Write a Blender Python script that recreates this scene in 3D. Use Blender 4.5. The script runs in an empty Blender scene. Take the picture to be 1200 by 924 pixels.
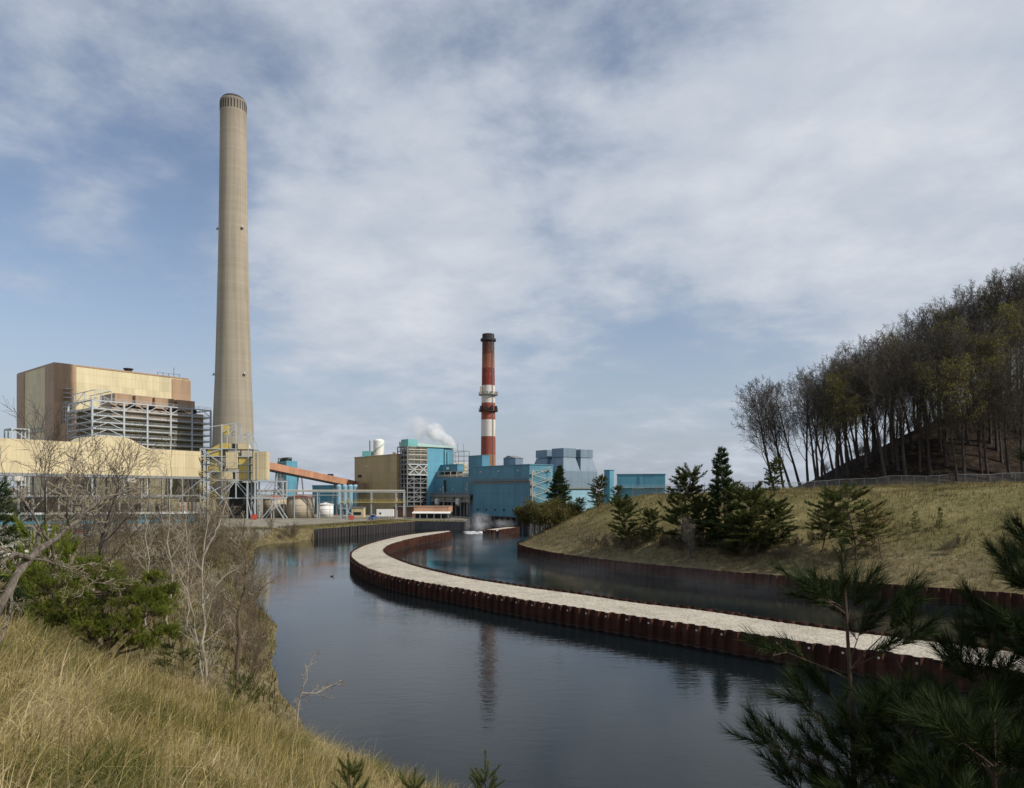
import bpy, math, random
import numpy as np
from mathutils import Vector, Matrix
from mathutils.geometry import delaunay_2d_cdt

SC = bpy.context.scene
COL = SC.collection
PI = math.pi
RX = math.radians

# ------------------------------------------------------------------ survey helpers
F_PX, HORIZON, CAM_Z = 867.0, 578.0, 14.0


def wx(px, D):
    return (px - 600.0) / F_PX * D


def wz(py, D):
    return CAM_Z + (HORIZON - py) / F_PX * D


def unit(v):
    v = np.asarray(v, float)
    return v / max(1e-9, np.linalg.norm(v))


ORD = ("first second third fourth fifth sixth seventh eighth ninth tenth eleventh twelfth thirteenth fourteenth "
       "fifteenth sixteenth seventeenth eighteenth nineteenth twentieth").split()
ORD += ["twenty-" + w for w in ORD[:9]] + ["thirtieth"] + ["thirty-" + w for w in ORD[:9]] + ["fortieth"] + ["forty-" + w for w in ORD[:9]]


# ------------------------------------------------------------------ objects
def tag(o, label=None, cat=None, group=None, kind=None):
    if label:
        o["label"] = label
    if cat:
        o["category"] = cat
    if group:
        o["group"] = group
    if kind:
        o["kind"] = kind
    return o


def thing(name, label, cat, loc=(0, 0, 0), rz=0.0, group=None):
    o = bpy.data.objects.new(name, None)
    COL.objects.link(o)
    o.empty_display_size = 0.5
    o.location = loc
    o.rotation_euler = (0, 0, rz)
    return tag(o, label, cat, group)


def copy_tree(root, loc=None, rz=None, scale=None, label=None, group=None):
    def cp(o, parent):
        c = o.copy()
        COL.objects.link(c)
        c.parent = parent
        for ch in o.children:
            cp(ch, c)
        return c
    c = cp(root, None)
    if loc is not None:
        c.location = loc
    if rz is not None:
        c.rotation_euler = (0, 0, rz)
    if scale is not None:
        c.scale = scale if hasattr(scale, "__len__") else (scale, scale, scale)
    if label:
        c["label"] = label
    if group:
        c["group"] = group
    return c


class MB:
    """collects vertices and faces, then links them as ONE mesh object"""

    def __init__(self):
        self.v = []
        self.f = []
        self.bulk = []

    def add(self, vs, fs):
        b = len(self.v)
        self.v.extend([tuple(map(float, p)) for p in vs])
        self.f.extend([tuple(i + b for i in f) for f in fs])
        return self

    def addnp(self, V, F):
        """V (n,3) floats, F (m,k) ints"""
        self.bulk.append((np.asarray(V, np.float32), np.asarray(F, np.int32)))
        return self

    def box(self, x0, x1, y0, y1, z0, z1):
        vs = [(x0, y0, z0), (x1, y0, z0), (x1, y1, z0), (x0, y1, z0), (x0, y0, z1), (x1, y0, z1), (x1, y1, z1), (x0, y1, z1)]
        return self.add(vs, [(0, 3, 2, 1), (4, 5, 6, 7), (0, 1, 5, 4), (1, 2, 6, 5), (2, 3, 7, 6), (3, 0, 4, 7)])

    def bbox(self, x0, x1, y0, y1, z0, z1, c=0.1):
        """box with its upright edges cut off by c"""
        p = [(x0 + c, y0), (x1 - c, y0), (x1, y0 + c), (x1, y1 - c), (x1 - c, y1), (x0 + c, y1), (x0, y1 - c), (x0, y0 + c)]
        return self.prism(p, z0, z1)

    def prism(self, poly, z0, z1):
        n = len(poly)
        vs = [(x, y, z0) for x, y in poly] + [(x, y, z1) for x, y in poly]
        fs = [tuple(range(n - 1, -1, -1)), tuple(range(n, 2 * n))]
        fs += [(i, (i + 1) % n, n + (i + 1) % n, n + i) for i in range(n)]
        return self.add(vs, fs)

    def frustum(self, r0, r1, z0, z1):
        (a0, a1, b0, b1), (c0, c1, d0, d1) = r0, r1
        vs = [(a0, b0, z0), (a1, b0, z0), (a1, b1, z0), (a0, b1, z0), (c0, d0, z1), (c1, d0, z1), (c1, d1, z1), (c0, d1, z1)]
        return self.add(vs, [(0, 3, 2, 1), (4, 5, 6, 7), (0, 1, 5, 4), (1, 2, 6, 5), (2, 3, 7, 6), (3, 0, 4, 7)])

    def beam(self, p, q, w, h=None):
        p, q = np.asarray(p, float), np.asarray(q, float)
        h = h or w
        d = unit(q - p)
        up = np.array((0, 0, 1.0)) if abs(d[2]) < 0.95 else np.array((1.0, 0, 0))
        s = unit(np.cross(d, up)) * w / 2
        u = unit(np.cross(s, d)) * h / 2
        vs = [p - s - u, p + s - u, p + s + u, p - s + u, q - s - u, q + s - u, q + s + u, q - s + u]
        return self.add(vs, [(0, 1, 2, 3), (7, 6, 5, 4), (0, 4, 5, 1), (1, 5, 6, 2), (2, 6, 7, 3), (3, 7, 4, 0)])

    def path(self, pts, rad, n=5, cap=True):
        """tube along a polyline, one radius per point"""
        P = np.asarray(pts, float)
        m = len(P)
        T = np.gradient(P, axis=0)
        T /= np.maximum(1e-9, np.linalg.norm(T, axis=1))[:, None]
        ref = np.array((0.31, 0.87, 0.38))
        if abs(T[0] @ ref) > 0.9:
            ref = np.array((0.9, -0.2, 0.4))
        S = np.cross(T, ref)
        S /= np.maximum(1e-9, np.linalg.norm(S, axis=1))[:, None]
        U = np.cross(T, S)
        a = np.arange(n) * 2 * PI / n
        R = np.asarray(rad, float).reshape(-1, 1, 1) if hasattr(rad, "__len__") else np.full((m, 1, 1), rad)
        V = P[:, None, :] + R * (np.cos(a)[None, :, None] * S[:, None, :] + np.sin(a)[None, :, None] * U[:, None, :])
        i = np.arange(m - 1)[:, None] * n
        j = np.arange(n)[None, :]
        k = (j + 1) % n
        Fq = np.stack([i + j, i + k, i + n + k, i + n + j], -1).reshape(-1, 4)
        self.addnp(V.reshape(-1, 3), Fq)
        return self

    def cyl(self, c, r, z0, z1, n=16, r1=None):
        r1 = r if r1 is None else r1
        a = [2 * PI * i / n for i in range(n)]
        vs = [(c[0] + r * math.cos(t), c[1] + r * math.sin(t), z0) for t in a] + [(c[0] + r1 * math.cos(t), c[1] + r1 * math.sin(t), z1) for t in a]
        fs = [tuple(range(n - 1, -1, -1)), tuple(range(n, 2 * n))] + [(i, (i + 1) % n, n + (i + 1) % n, n + i) for i in range(n)]
        return self.add(vs, fs)

    def lathe(self, prof, n=24, c=(0, 0)):
        m = len(prof)
        vs = [(c[0] + r * math.cos(2 * PI * j / n), c[1] + r * math.sin(2 * PI * j / n), z) for r, z in prof for j in range(n)]
        fs = [(i * n + j, i * n + (j + 1) % n, (i + 1) * n + (j + 1) % n, (i + 1) * n + j) for i in range(m - 1) for j in range(n)]
        fs += [tuple(range(n - 1, -1, -1)), tuple((m - 1) * n + j for j in range(n))]
        return self.add(vs, fs)

    def build(self, name, mat, parent=None, smooth=False, loc=None):
        me = bpy.data.meshes.new(name)
        chunks = list(self.bulk)
        small = (np.array(self.v, np.float32).reshape(-1, 3), self.f)
        V = [small[0]] + [c[0] for c in chunks]
        off = np.cumsum([0] + [len(x) for x in V])
        idx, tot = [], []
        if self.f:
            idx.append(np.array([i for f in self.f for i in f], np.int32))
            tot.append(np.array([len(f) for f in self.f], np.int32))
        for k, c in enumerate(chunks):
            idx.append((c[1] + off[k + 1]).reshape(-1).astype(np.int32))
            tot.append(np.full(len(c[1]), c[1].shape[1], np.int32))
        Vc = np.concatenate(V)
        I = np.concatenate(idx)
        Tt = np.concatenate(tot)
        me.vertices.add(len(Vc))
        me.vertices.foreach_set("co", Vc.reshape(-1))
        me.loops.add(len(I))
        me.loops.foreach_set("vertex_index", I)
        me.polygons.add(len(Tt))
        st = np.concatenate([[0], np.cumsum(Tt)[:-1]]).astype(np.int32)
        me.polygons.foreach_set("loop_start", st)
        me.polygons.foreach_set("loop_total", Tt)
        me.polygons.foreach_set("use_smooth", np.full(len(Tt), bool(smooth)))
        me.update(calc_edges=True)
        if mat is not None:
            me.materials.append(mat)
        o = bpy.data.objects.new(name, me)
        COL.objects.link(o)
        if parent is not None:
            o.parent = parent
        if loc is not None:
            o.location = loc
        return o


# ------------------------------------------------------------------ materials
class NT:
    def __init__(self, name):
        self.m = bpy.data.materials.new(name)
        self.m.use_nodes = True
        self.t = self.m.node_tree
        self.b = self.t.nodes["Principled BSDF"]
        self.out = self.t.nodes["Material Output"]

    def n(self, typ, **kw):
        nd = self.t.nodes.new(typ)
        for k, v in kw.items():
            if k.startswith("_"):
                nd.inputs[k[1:].replace("_", " ")].default_value = v
            else:
                setattr(nd, k, v)
        return nd

    def l(self, a, b):
        self.t.links.new(a, b)

    def ramp(self, fac, stops, interp="LINEAR"):
        r = self.n("ShaderNodeValToRGB")
        e = r.color_ramp
        e.interpolation = interp
        while len(e.elements) < len(stops):
            e.elements.new(0.5)
        for el, (p, c) in zip(e.elements, stops):
            el.position = p
            el.color = (*c, 1) if len(c) == 3 else c
        self.l(fac, r.inputs["Fac"])
        return r.outputs["Color"]

    def coord(self, which="Object", scale=(1, 1, 1), rot=(0, 0, 0)):
        tc = self.n("ShaderNodeTexCoord")
        mp = self.n("ShaderNodeMapping")
        mp.inputs["Scale"].default_value = scale
        mp.inputs["Rotation"].default_value = rot
        self.l(tc.outputs[which], mp.inputs["Vector"])
        return mp.outputs["Vector"]

    def world(self, scale=(1, 1, 1), rot=(0, 0, 0)):
        g = self.n("ShaderNodeNewGeometry")
        mp = self.n("ShaderNodeMapping")
        mp.inputs["Scale"].default_value = scale
        mp.inputs["Rotation"].default_value = rot
        self.l(g.outputs["Position"], mp.inputs["Vector"])
        return mp.outputs["Vector"]

    def noise(self, vec, scale, detail=4, rough=0.55, dist=0.0):
        nd = self.n("ShaderNodeTexNoise", _Scale=scale, _Detail=detail, _Roughness=rough, _Distortion=dist)
        self.l(vec, nd.inputs["Vector"])
        return nd.outputs["Fac"]

    def mix(self, fac, a, b, blend="MIX"):
        m = self.n("ShaderNodeMix", data_type="RGBA", blend_type=blend)
        for s, v in ((0, fac), (6, a), (7, b)):
            if hasattr(v, "node"):
                self.l(v, m.inputs[s])
            elif s == 0:
                m.inputs[0].default_value = v
            else:
                m.inputs[s].default_value = (*v, 1)
        return m.outputs[2]

    def math(self, op, a, b=0.0, clamp=False):
        m = self.n("ShaderNodeMath", operation=op, use_clamp=clamp)
        for i, v in enumerate((a, b)):
            if hasattr(v, "node"):
                self.l(v, m.inputs[i])
            else:
                m.inputs[i].default_value = v
        return m.outputs[0]

    def bump(self, h, strength=0.3, dist=0.1):
        b = self.n("ShaderNodeBump", _Strength=strength, _Distance=dist)
        self.l(h, b.inputs["Height"])
        self.l(b.outputs["Normal"], self.b.inputs["Normal"])
        return b

    def set(self, col=None, rough=None, metal=None, spec=None):
        for k, v in (("Base Color", col), ("Roughness", rough), ("Metallic", metal), ("Specular IOR Level", spec)):
            if v is None:
                continue
            if hasattr(v, "node"):
                self.l(v, self.b.inputs[k])
            else:
                self.b.inputs[k].default_value = (*v, 1) if k == "Base Color" else v
        return self.m


def sc3(c, k):
    return tuple(min(1.0, x * k) for x in c)


def mat_plain(name, col, rough=0.7, var=0.18, scale=0.6, metal=0.0, streak=True):
    """paint or steel with weather: soft blotches and streaks running down"""
    t = NT(name)
    v = t.coord("Object", (1, 1, 0.25 if streak else 1))
    n1 = t.noise(v, scale, 5)
    n2 = t.noise(v, scale * 6, 3)
    f = t.math("ADD", t.math("MULTIPLY", n1, 0.7), t.math("MULTIPLY", n2, 0.3))
    c = t.ramp(f, [(0.3, sc3(col, 1 - var)), (0.5, col), (0.72, sc3(col, 1 + var * 0.8))])
    return t.set(c, rough, metal)


def mat_siding(name, col, rib=0.9, rough=0.55, var=0.14, panel=6.0):
    """ribbed metal cladding: upright ribs, faint panel joints, streaks of dirt"""
    t = NT(name)
    tc = t.n("ShaderNodeTexCoord")
    sx = t.n("ShaderNodeSeparateXYZ")
    t.l(tc.outputs["Object"], sx.inputs[0])
    s = t.math("ADD", sx.outputs[0], sx.outputs[1])
    w = t.math("SINE", t.math("MULTIPLY", s, 2 * PI / rib))
    # panel-by-panel tone
    cell = t.n("ShaderNodeTexWhiteNoise", noise_dimensions="2D")
    cb = t.n("ShaderNodeCombineXYZ")
    t.l(t.math("FLOOR", t.math("MULTIPLY", s, 1 / panel)), cb.inputs[0])
    t.l(t.math("FLOOR", t.math("MULTIPLY", sx.outputs[2], 1 / (panel * 1.7))), cb.inputs[1])
    t.l(cb.outputs[0], cell.inputs["Vector"])
    v = t.coord("Object", (1, 1, 0.12))
    n = t.noise(v, 0.5, 6)
    f = t.math("ADD", t.math("MULTIPLY", cell.outputs["Value"], 0.3), t.math("MULTIPLY", n, 0.7))
    c = t.ramp(f, [(0.25, sc3(col, 1 - var * 1.6)), (0.5, col), (0.8, sc3(col, 1 + var))])
    jz = t.math("FRACT", t.math("MULTIPLY", sx.outputs[2], 1 / 5.1))
    joint = t.math("LESS_THAN", jz, 0.035)
    js = t.math("LESS_THAN", t.math("FRACT", t.math("MULTIPLY", s, 1 / panel)), 0.02)
    c = t.mix(t.math("MULTIPLY", t.math("MAXIMUM", joint, js), 0.38), c, sc3(col, 0.45))
    run = t.noise(t.coord("Object", (1.3, 1.3, 0.05)), 1.0, 5, 0.65)
    c = t.mix(t.ramp(run, [(0.52, (0, 0, 0)), (0.75, (0.5, 0.5, 0.5))]), c, sc3(col, 0.6))
    t.bump(w, 0.35, 0.06)
    return t.set(c, rough)
# ------------------------------------------------------------------ lines of the land
def crom(P, step=1.0, closed=False):
    """smooth curve through control points, resampled to an even step"""
    P = np.asarray(P, float)
    E = np.vstack([2 * P[0] - P[1], P, 2 * P[-1] - P[-2]])
    out = []
    for i in range(1, len(E) - 2):
        a, b, c, d = E[i - 1], E[i], E[i + 1], E[i + 2]
        n = max(4, int(np.linalg.norm(c - b) / 0.4))
        t = np.linspace(0, 1, n, endpoint=False)[:, None]
        out.append(0.5 * ((2 * b) + (c - a) * t + (2 * a - 5 * b + 4 * c - d) * t ** 2 + (-a + 3 * b - 3 * c + d) * t ** 3))
    out = np.vstack(out + [E[-2:-1]])
    return resample(out, step)


def resample(P, step):
    s = np.concatenate([[0], np.cumsum(np.linalg.norm(np.diff(P, axis=0), axis=1))])
    n = max(2, int(round(s[-1] / step)) + 1)
    q = np.linspace(0, s[-1], n)
    return np.stack([np.interp(q, s, P[:, k]) for k in range(P.shape[1])], 1)


def onplane(pts, z):
    return [(wx(px, (CAM_Z - z) * F_PX / (py - HORIZON)), (CAM_Z - z) * F_PX / (py - HORIZON)) for px, py in pts]


RIGHT_BANK = crom([(130, 34), (95, 62), (60.5, 88), (56.7, 92), (51.2, 95.6), (46.4, 100.5), (36, 110.2), (30, 116.6), (23.6, 124),
                   (16.2, 134.5), (8.6, 149), (3.9, 163), (1.7, 174), (2.3, 183), (5, 192), (9.5, 206), (14, 235), (17, 270), (19.5, 306)], 1.5)
BLUE_FRONT = np.array([(19.5, 306), (6.9, 295.4), (-17.2, 325.6)])
QUAY = np.array([(-17.2, 325.6), (-17.5, 279), (-37.5, 285)])
LEFT_WALL = crom([(-37.5, 285), (-43, 268), (-51, 247), (-60, 224)], 1.5)
LEFT_SHORE = crom([(-60, 224), (-57.5, 213), (-63.0, 199), (-55, 170), (-45, 140), (-31, 100), (-21.5, 80), (-14.5, 59), (-9, 47), (-4, 38.5),
                   (2, 33), (11, 26), (22, 18), (36, 6), (50, -10), (85, -70)], 2.0)
CHANNEL = np.vstack([RIGHT_BANK, BLUE_FRONT[1:], QUAY[1:], LEFT_WALL[1:], LEFT_SHORE[1:], [(260, -70), (260, 20)]])


def dist_to(P, L):
    """distance from every point P (n,2) to the polyline L"""
    A, B = L[:-1], L[1:]
    best = np.full(len(P), 1e9)
    for a, b in zip(A, B):
        d = b - a
        t = np.clip(((P - a) @ d) / max(1e-9, d @ d), 0, 1)
        best = np.minimum(best, np.hypot(*(P - a - t[:, None] * d).T))
    return best


def inside(P, poly):
    x, y = P[:, 0], P[:, 1]
    c = np.zeros(len(P), bool)
    for (x0, y0), (x1, y1) in zip(poly, np.roll(poly, -1, 0)):
        if y0 == y1:
            continue
        k = ((y0 > y) != (y1 > y)) & (x < (x1 - x0) * (y - y0) / (y1 - y0) + x0)
        c ^= k
    return c


def sstep(t):
    t = np.clip(t, 0, 1)
    return t * t * (3 - 2 * t)


def wob(x, y, s, seed=0):
    """smooth wobble about -1..1"""
    a = seed * 1.7
    return (np.sin(x / s + a) * np.cos(y / s * 1.13 - a * 2) + 0.6 * np.sin(x / s * 2.17 + y / s * 1.31 + a * 3)
            + 0.4 * np.sin(x / s * 3.9 - y / s * 4.3 + a)) / 1.6


def near_dune(x, y):
    xe = np.maximum(x, -26.0)
    z = 12.3 - 0.36 * xe - 0.377 * y
    z = z + 0.75 * np.exp(-((x + 9.5) / 5.5) ** 2 - ((y - 21) / 8) ** 2)
    z = np.minimum(z, 17 + 0.1 * (z - 17))
    q = y - 22.5 - 0.05 * x
    z = z - 0.38 * np.log1p(np.exp(np.clip(q / 1.6, -30, 30))) * 1.6
    near = np.exp(-((x + 5) / 30) ** 2 - ((y - 12) / 30) ** 2)
    return z + near * (0.10 * wob(x, y, 1.9, 1) + 0.05 * wob(x, y, 0.7, 2))


def height(P):
    P = np.asarray(P, float).reshape(-1, 2)
    x, y = P[:, 0], P[:, 1]
    dl = dist_to(P, LEFT_SHORE)
    dq = np.minimum(dist_to(P, LEFT_WALL), dist_to(P, QUAY))
    dr = dist_to(P, RIGHT_BANK)
    # left bank and works yard
    hl = -1.2 + 4.7 * sstep(dl / 13.0) + 0.25 * wob(x, y, 9, 3) * sstep((60 - np.abs(x + 50)) / 30) * sstep((215 - y) / 40)
    hq = 3.05 + 0.45 * sstep(dq / 5.0)
    yard = np.where(y > 222, np.minimum(hq, 3.5), np.minimum(hl, 3.6))
    yard = np.where((y > 205) & (y <= 222), np.minimum(np.maximum(hl, -1.2), hq), yard)
    nd = near_dune(x, y)
    left = np.maximum(yard, nd) + 0.25 * np.exp(-np.abs(yard - nd) / 1.0)
    # the dune on the right bank
    cap = 11.6 + 1.7 * sstep((x - 35) / 60)
    L = 30 + 6 * sstep((x - 20) / 30)
    S = cap * (1 - (1 - np.clip((dr - 1.0) / L, 0, 1)) ** 1.55)
    S = S + (0.45 * wob(x, y, 11, 5) + 0.2 * wob(x, y, 4.3, 6)) * sstep((dr - 3) / 12)
    hr = 1.95 + S * (1 - sstep((y - 205 - 0.25 * x) / 60) * 0.82)
    hx = 0.47 * (x - 84 - 0.42 * np.maximum(0, y - 215) + 2.5 * wob(x, y, 13, 7))
    hy = 0.80 * (y - 187 + 0.06 * x)
    m = 3.0
    h = -m * np.log(np.exp(-np.clip(hx, -60, 90) / m) + np.exp(-np.clip(hy, -60, 90) / m))
    h = np.clip(h + 1.5, 0, None)
    h = 62 * np.tanh(h / 62) * (1 - sstep((y - 280) / 130))
    hr = hr + h * sstep((x - 60) / 30)
    ur = sstep((x - 0.0 + (y < 150) * 40) / 4.0)
    isr = (x > np.interp(y, [-70, 30, 60, 88, 100, 116, 134, 150, 163, 174, 183, 206, 235, 306, 330, 4000],
                         [260, 130, 95, 59, 45, 28, 14, 6, 2, 0, 0, 4, 10, 15, 15, 400]))
    return np.where(isr, hr, left)


def gh(x, y):
    return float(height([(x, y)])[0])


rng = np.random.default_rng(5)


def grid(x0, x1, y0, y1, s, j=0.32):
    gx, gy = np.meshgrid(np.arange(x0, x1, s), np.arange(y0, y1, s))
    P = np.stack([gx.ravel(), gy.ravel()], 1)
    return P + rng.uniform(-j * s, j * s, P.shape)


def build_land():
    near = grid(-26, 12, -6, 38, 0.75)
    mid = grid(-120, 200, -60, 340, 3.0)
    mid = mid[~((mid[:, 0] > -27) & (mid[:, 0] < 13) & (mid[:, 1] > -7) & (mid[:, 1] < 39))]
    bank = grid(-62, 2, 39.5, 112, 1.1)
    bank = bank[dist_to(bank, LEFT_SHORE) < 24]
    mid = mid[~((mid[:, 0] > -63) & (mid[:, 0] < 3) & (mid[:, 1] > 38) & (mid[:, 1] < 113) & (dist_to(mid, LEFT_SHORE) < 25))]
    out = grid(-900, 900, -200, 1200, 45)
    out = out[~((out[:, 0] > -130) & (out[:, 0] < 210) & (out[:, 1] > -70) & (out[:, 1] < 350))]
    far = grid(-6000, 6000, -1500, 7000, 600)
    far = far[~((np.abs(far[:, 0]) < 900) & (far[:, 1] > -200) & (far[:, 1] < 1200))]
    P = np.vstack([near, bank, mid, out, far])
    P = P[~inside(P, CHANNEL)]
    dd = np.full(len(P), 9.0)
    box = (P[:, 0] > -130) & (P[:, 0] < 270) & (P[:, 1] > -80) & (P[:, 1] < 350)
    dd[box] = dist_to(P[box], np.vstack([CHANNEL, CHANNEL[:1]]))
    P = P[dd > 0.5]
    n = len(CHANNEL)
    allp = np.vstack([CHANNEL, P])
    edges = [(i, (i + 1) % n) for i in range(n)]
    vs, es, fs, *_ = delaunay_2d_cdt([Vector(p) for p in allp], edges, [], 0, 1e-4)
    V = np.array([(v.x, v.y) for v in vs])
    Fc = np.array([f for f in fs if len(f) == 3])
    cen = V[Fc].mean(1)
    Fc = Fc[~inside(cen, CHANNEL)]
    a, b, c = V[Fc[:, 0]], V[Fc[:, 1]], V[Fc[:, 2]]
    cr = (b[:, 0] - a[:, 0]) * (c[:, 1] - a[:, 1]) - (b[:, 1] - a[:, 1]) * (c[:, 0] - a[:, 0])
    Fc[cr < 0] = Fc[cr < 0][:, ::-1]
    Z = height(V)
    m = MB()
    m.addnp(np.column_stack([V, Z]), Fc)
    o = m.build("ground", M["land"], smooth=True)
    tag(o, kind="structure")
    x, y = V[:, 0], V[:, 1]
    drb = dist_to(V, RIGHT_BANK)
    foot = np.where((x > 0) & (y > 84) & (y < 190), 1 - sstep((drb - 6 - 2.5 * wob(x, y, 5, 4)) / 9), 0)
    hillness = sstep((x - 74 + 3 * wob(x, y, 6, 2)) / 8) * sstep((y - 184.6 + 0.06 * x + 0.6 * wob(x, y, 5, 3)) / 2.0)
    yard = np.where(x < 15, sstep((y - 232) / 8), 0) * (1 - 0.0)
    dlw = dist_to(V, np.vstack([LEFT_WALL, LEFT_SHORE[:8]]))
    yard = yard * sstep((dlw - 9) / 5)
    dls = dist_to(V, LEFT_SHORE)
    foot = np.maximum(foot, np.where((x < -6) & (y > 34) & (y < 225), 0.9 * (1 - sstep((dls - 14) / 12)), 0))
    lot = np.where(x < -70, sstep((y - 100) / 14), 0)
    for nm, arr in (("foot", foot), ("litter", hillness), ("yard", np.maximum(yard, lot))):
        at = o.data.attributes.new(nm, "FLOAT", "POINT")
        at.data.foreach_set("value", arr.astype(np.float32))
    return o


def build_water():
    m = MB()
    m.add([(-150, -200, 0), (400, -200, 0), (400, 345, 0), (-150, 345, 0)], [(0, 1, 2, 3)])
    o = m.build("water", M["water"])
    tag(o, kind="structure")


# ------------------------------------------------------------------ sheet piling
def piling(mb, line, side, z0, z1, pitch=1.3, depth=0.34, thick=0.05):
    """corrugated sheet piling along a line; side = +1 / -1 throws the folds left / right of the line"""
    L = resample(np.asarray(line, float), 0.5)
    s = np.concatenate([[0], np.cumsum(np.linalg.norm(np.diff(L, axis=0), axis=1))])
    n = int(s[-1] / pitch)
    q, off = [], []
    for i in range(n):
        for fr, d in ((0.0, 0), (0.36, 0), (0.5, 1), (0.86, 1)):
            q.append((i + fr) * pitch)
            off.append(d * depth * side)
    q = np.array(q)
    off = np.array(off)
    X, Y = np.interp(q, s, L[:, 0]), np.interp(q, s, L[:, 1])
    T = np.stack([np.gradient(X), np.gradient(Y)], 1)
    dx, dy = np.interp(q + 0.5, s, L[:, 0]) - np.interp(q - 0.5, s, L[:, 0]), np.interp(q + 0.5, s, L[:, 1]) - np.interp(q - 0.5, s, L[:, 1])
    l = np.hypot(dx, dy) + 1e-9
    nx, ny = -dy / l, dx / l
    A = np.stack([X + nx * off, Y + ny * off], 1)
    B = np.stack([X + nx * (off + thick * side), Y + ny * (off + thick * side)], 1)
    k = len(A)
    jit = np.repeat(np.random.default_rng(k).normal(0, 0.025, n), 4)[:k]
    V = np.vstack([np.column_stack([A, np.full(k, z0)]), np.column_stack([A, z1 + jit]), np.column_stack([B, z1 + jit]), np.column_stack([B, np.full(k, z0)])])
    i = np.arange(k - 1)
    Fq = []
    for a, b in ((0, 1), (1, 2), (2, 3)):
        Fq.append(np.stack([a * k + i, a * k + i + 1, b * k + i + 1, b * k + i], 1))
    mb.addnp(V, np.vstack(Fq))
    return np.column_stack([X, Y]), A, np.column_stack([nx, ny])


def build_causeway():
    outer = crom(onplane([(528, 621.7), (505, 623.5), (470, 628), (435, 636.6), (417.5, 643.9), (412.3, 649), (415.8, 656), (435, 666.6),
                          (470, 677), (540, 689.4), (610, 701.7), (680.5, 712.2), (750.6, 722.7), (820, 732.7), (911.7, 747), (1050, 766), (1198, 786.7)], 2.05)
                 + [(50, 34), (72, 14), (100, -10)], 0.6)
    inner = crom(onplane([(529, 623.2), (488, 630.2), (460, 637.5), (451, 642.3), (449.5, 646), (459, 652.6), (487.7, 663), (540, 675.4), (610, 686.4),
                          (680.5, 695.9), (750, 706), (820, 714), (919, 728.5), (1005, 740), (1198.5, 763.6)], 2.05)
                 + [(54, 40), (77, 20), (106, -4)], 0.6)
    t = thing("gravel_causeway", "long curving gravel-topped causeway with rusty sheet pile sides, sweeping across the water", "causeway", (0, 0, 0))
    m = MB()
    L0, A, N = piling(m, outer, -1, -2.0, 2.05)
    m.build("sheet_piling", M["rust"], t)
    m2 = MB()
    piling(m2, inner, 1, -2.0, 2.16)
    m2.build("sheet_piling", M["rust"], t)
    me = MB()
    a, b = np.array(outer[0]), np.array(inner[0])
    piling(me, np.array([a, b]), -1, -2.0, 2.05)
    me.build("end_piling", M["rust"], t)
    # gravel between the two lines, filling the folds
    n = 420
    O, I = resample(A, 0.325), resample(np.asarray(inner), 0.5)
    so = np.linspace(0, 1, len(O))
    si = np.linspace(0, 1, len(I))
    q = np.linspace(0, 1, 1500)
    rows = []
    Oq = np.stack([np.interp(q, so, O[:, k]) for k in (0, 1)], 1)
    Iq = np.stack([np.interp(q, si, I[:, k]) for k in (0, 1)], 1)
    rg = np.random.default_rng(3)
    fr = np.linspace(0.003, 0.997, 9)
    for f in fr:
        z = 1.93 + 0.05 * math.sin(f * PI) + rg.normal(0, 0.012, len(q))
        rows.append(np.column_stack([Oq * (1 - f) + Iq * f, z]))
    V = np.vstack(rows)
    k = len(q)
    i = np.arange(k - 1)
    Fq = np.vstack([np.stack([r * k + i, r * k + i + 1, (r + 1) * k + i + 1, (r + 1) * k + i], 1) for r in range(len(fr) - 1)])
    g = MB()
    g.addnp(V, Fq)
    g.build("gravel_surface", M["gravel"], t, smooth=True)
    # pale tie-rod plates just under the lip of the outer side
    pm = MB()
    pm.bbox(-0.085, 0.085, -0.03, 0.03, -0.08, 0.08, 0.02)
    first = None
    done = 0
    for j in range(2, len(L0), 8):
        p = A[j] + (A[j + 1] - A[j]) * 0.5
        if p[1] > 190 or p[1] < 30 or done >= 98:
            continue
        nrm = -N[j]
        if first is None:
            o = first = pm.build("tie_rod_plate", M["pale_metal"], t)
        else:
            o = first.copy()
            COL.objects.link(o)
            o.parent = t
        side = -1
        # on the outer face of the outer fold
        o.location = (p[0] + N[j][0] * -0.085, p[1] + N[j][1] * -0.085, 1.62)
        o.rotation_euler = (0, 0, math.atan2(N[j][1], N[j][0]) + PI / 2)
        done += 1
    # detached piece by the outfall
    t2 = thing("gravel_causeway", "short detached rust-red sheet pile caisson with gravel top beside the white outfall", "causeway", (0, 0, 0))
    a0, a1 = np.array((wx(566, 240), 240.0)), np.array((wx(594, 262), 262.0))
    d = unit(a1 - a0)
    nn = np.array((-d[1], d[0])) * -1
    w = 4.6
    ring = np.array([a0, a1, a1 + nn * w, a0 + nn * w, a0])
    m = MB()
    for p, q_ in zip(ring[:-1], ring[1:]):
        piling(m, np.array([p, q_]), 1, -2, 2.1)
    m.build("sheet_piling", M["rust"], t2)
    g = MB()
    c = ring[:4].mean(0)
    poly = [tuple(c + (p - c) * 0.97) for p in ring[:4]]
    if np.cross(ring[1] - ring[0], ring[2] - ring[1]) < 0:
        poly = poly[::-1]
    g.prism(poly, 1.6, 1.95)
    g.build("gravel_surface", M["gravel"], t2)


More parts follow.
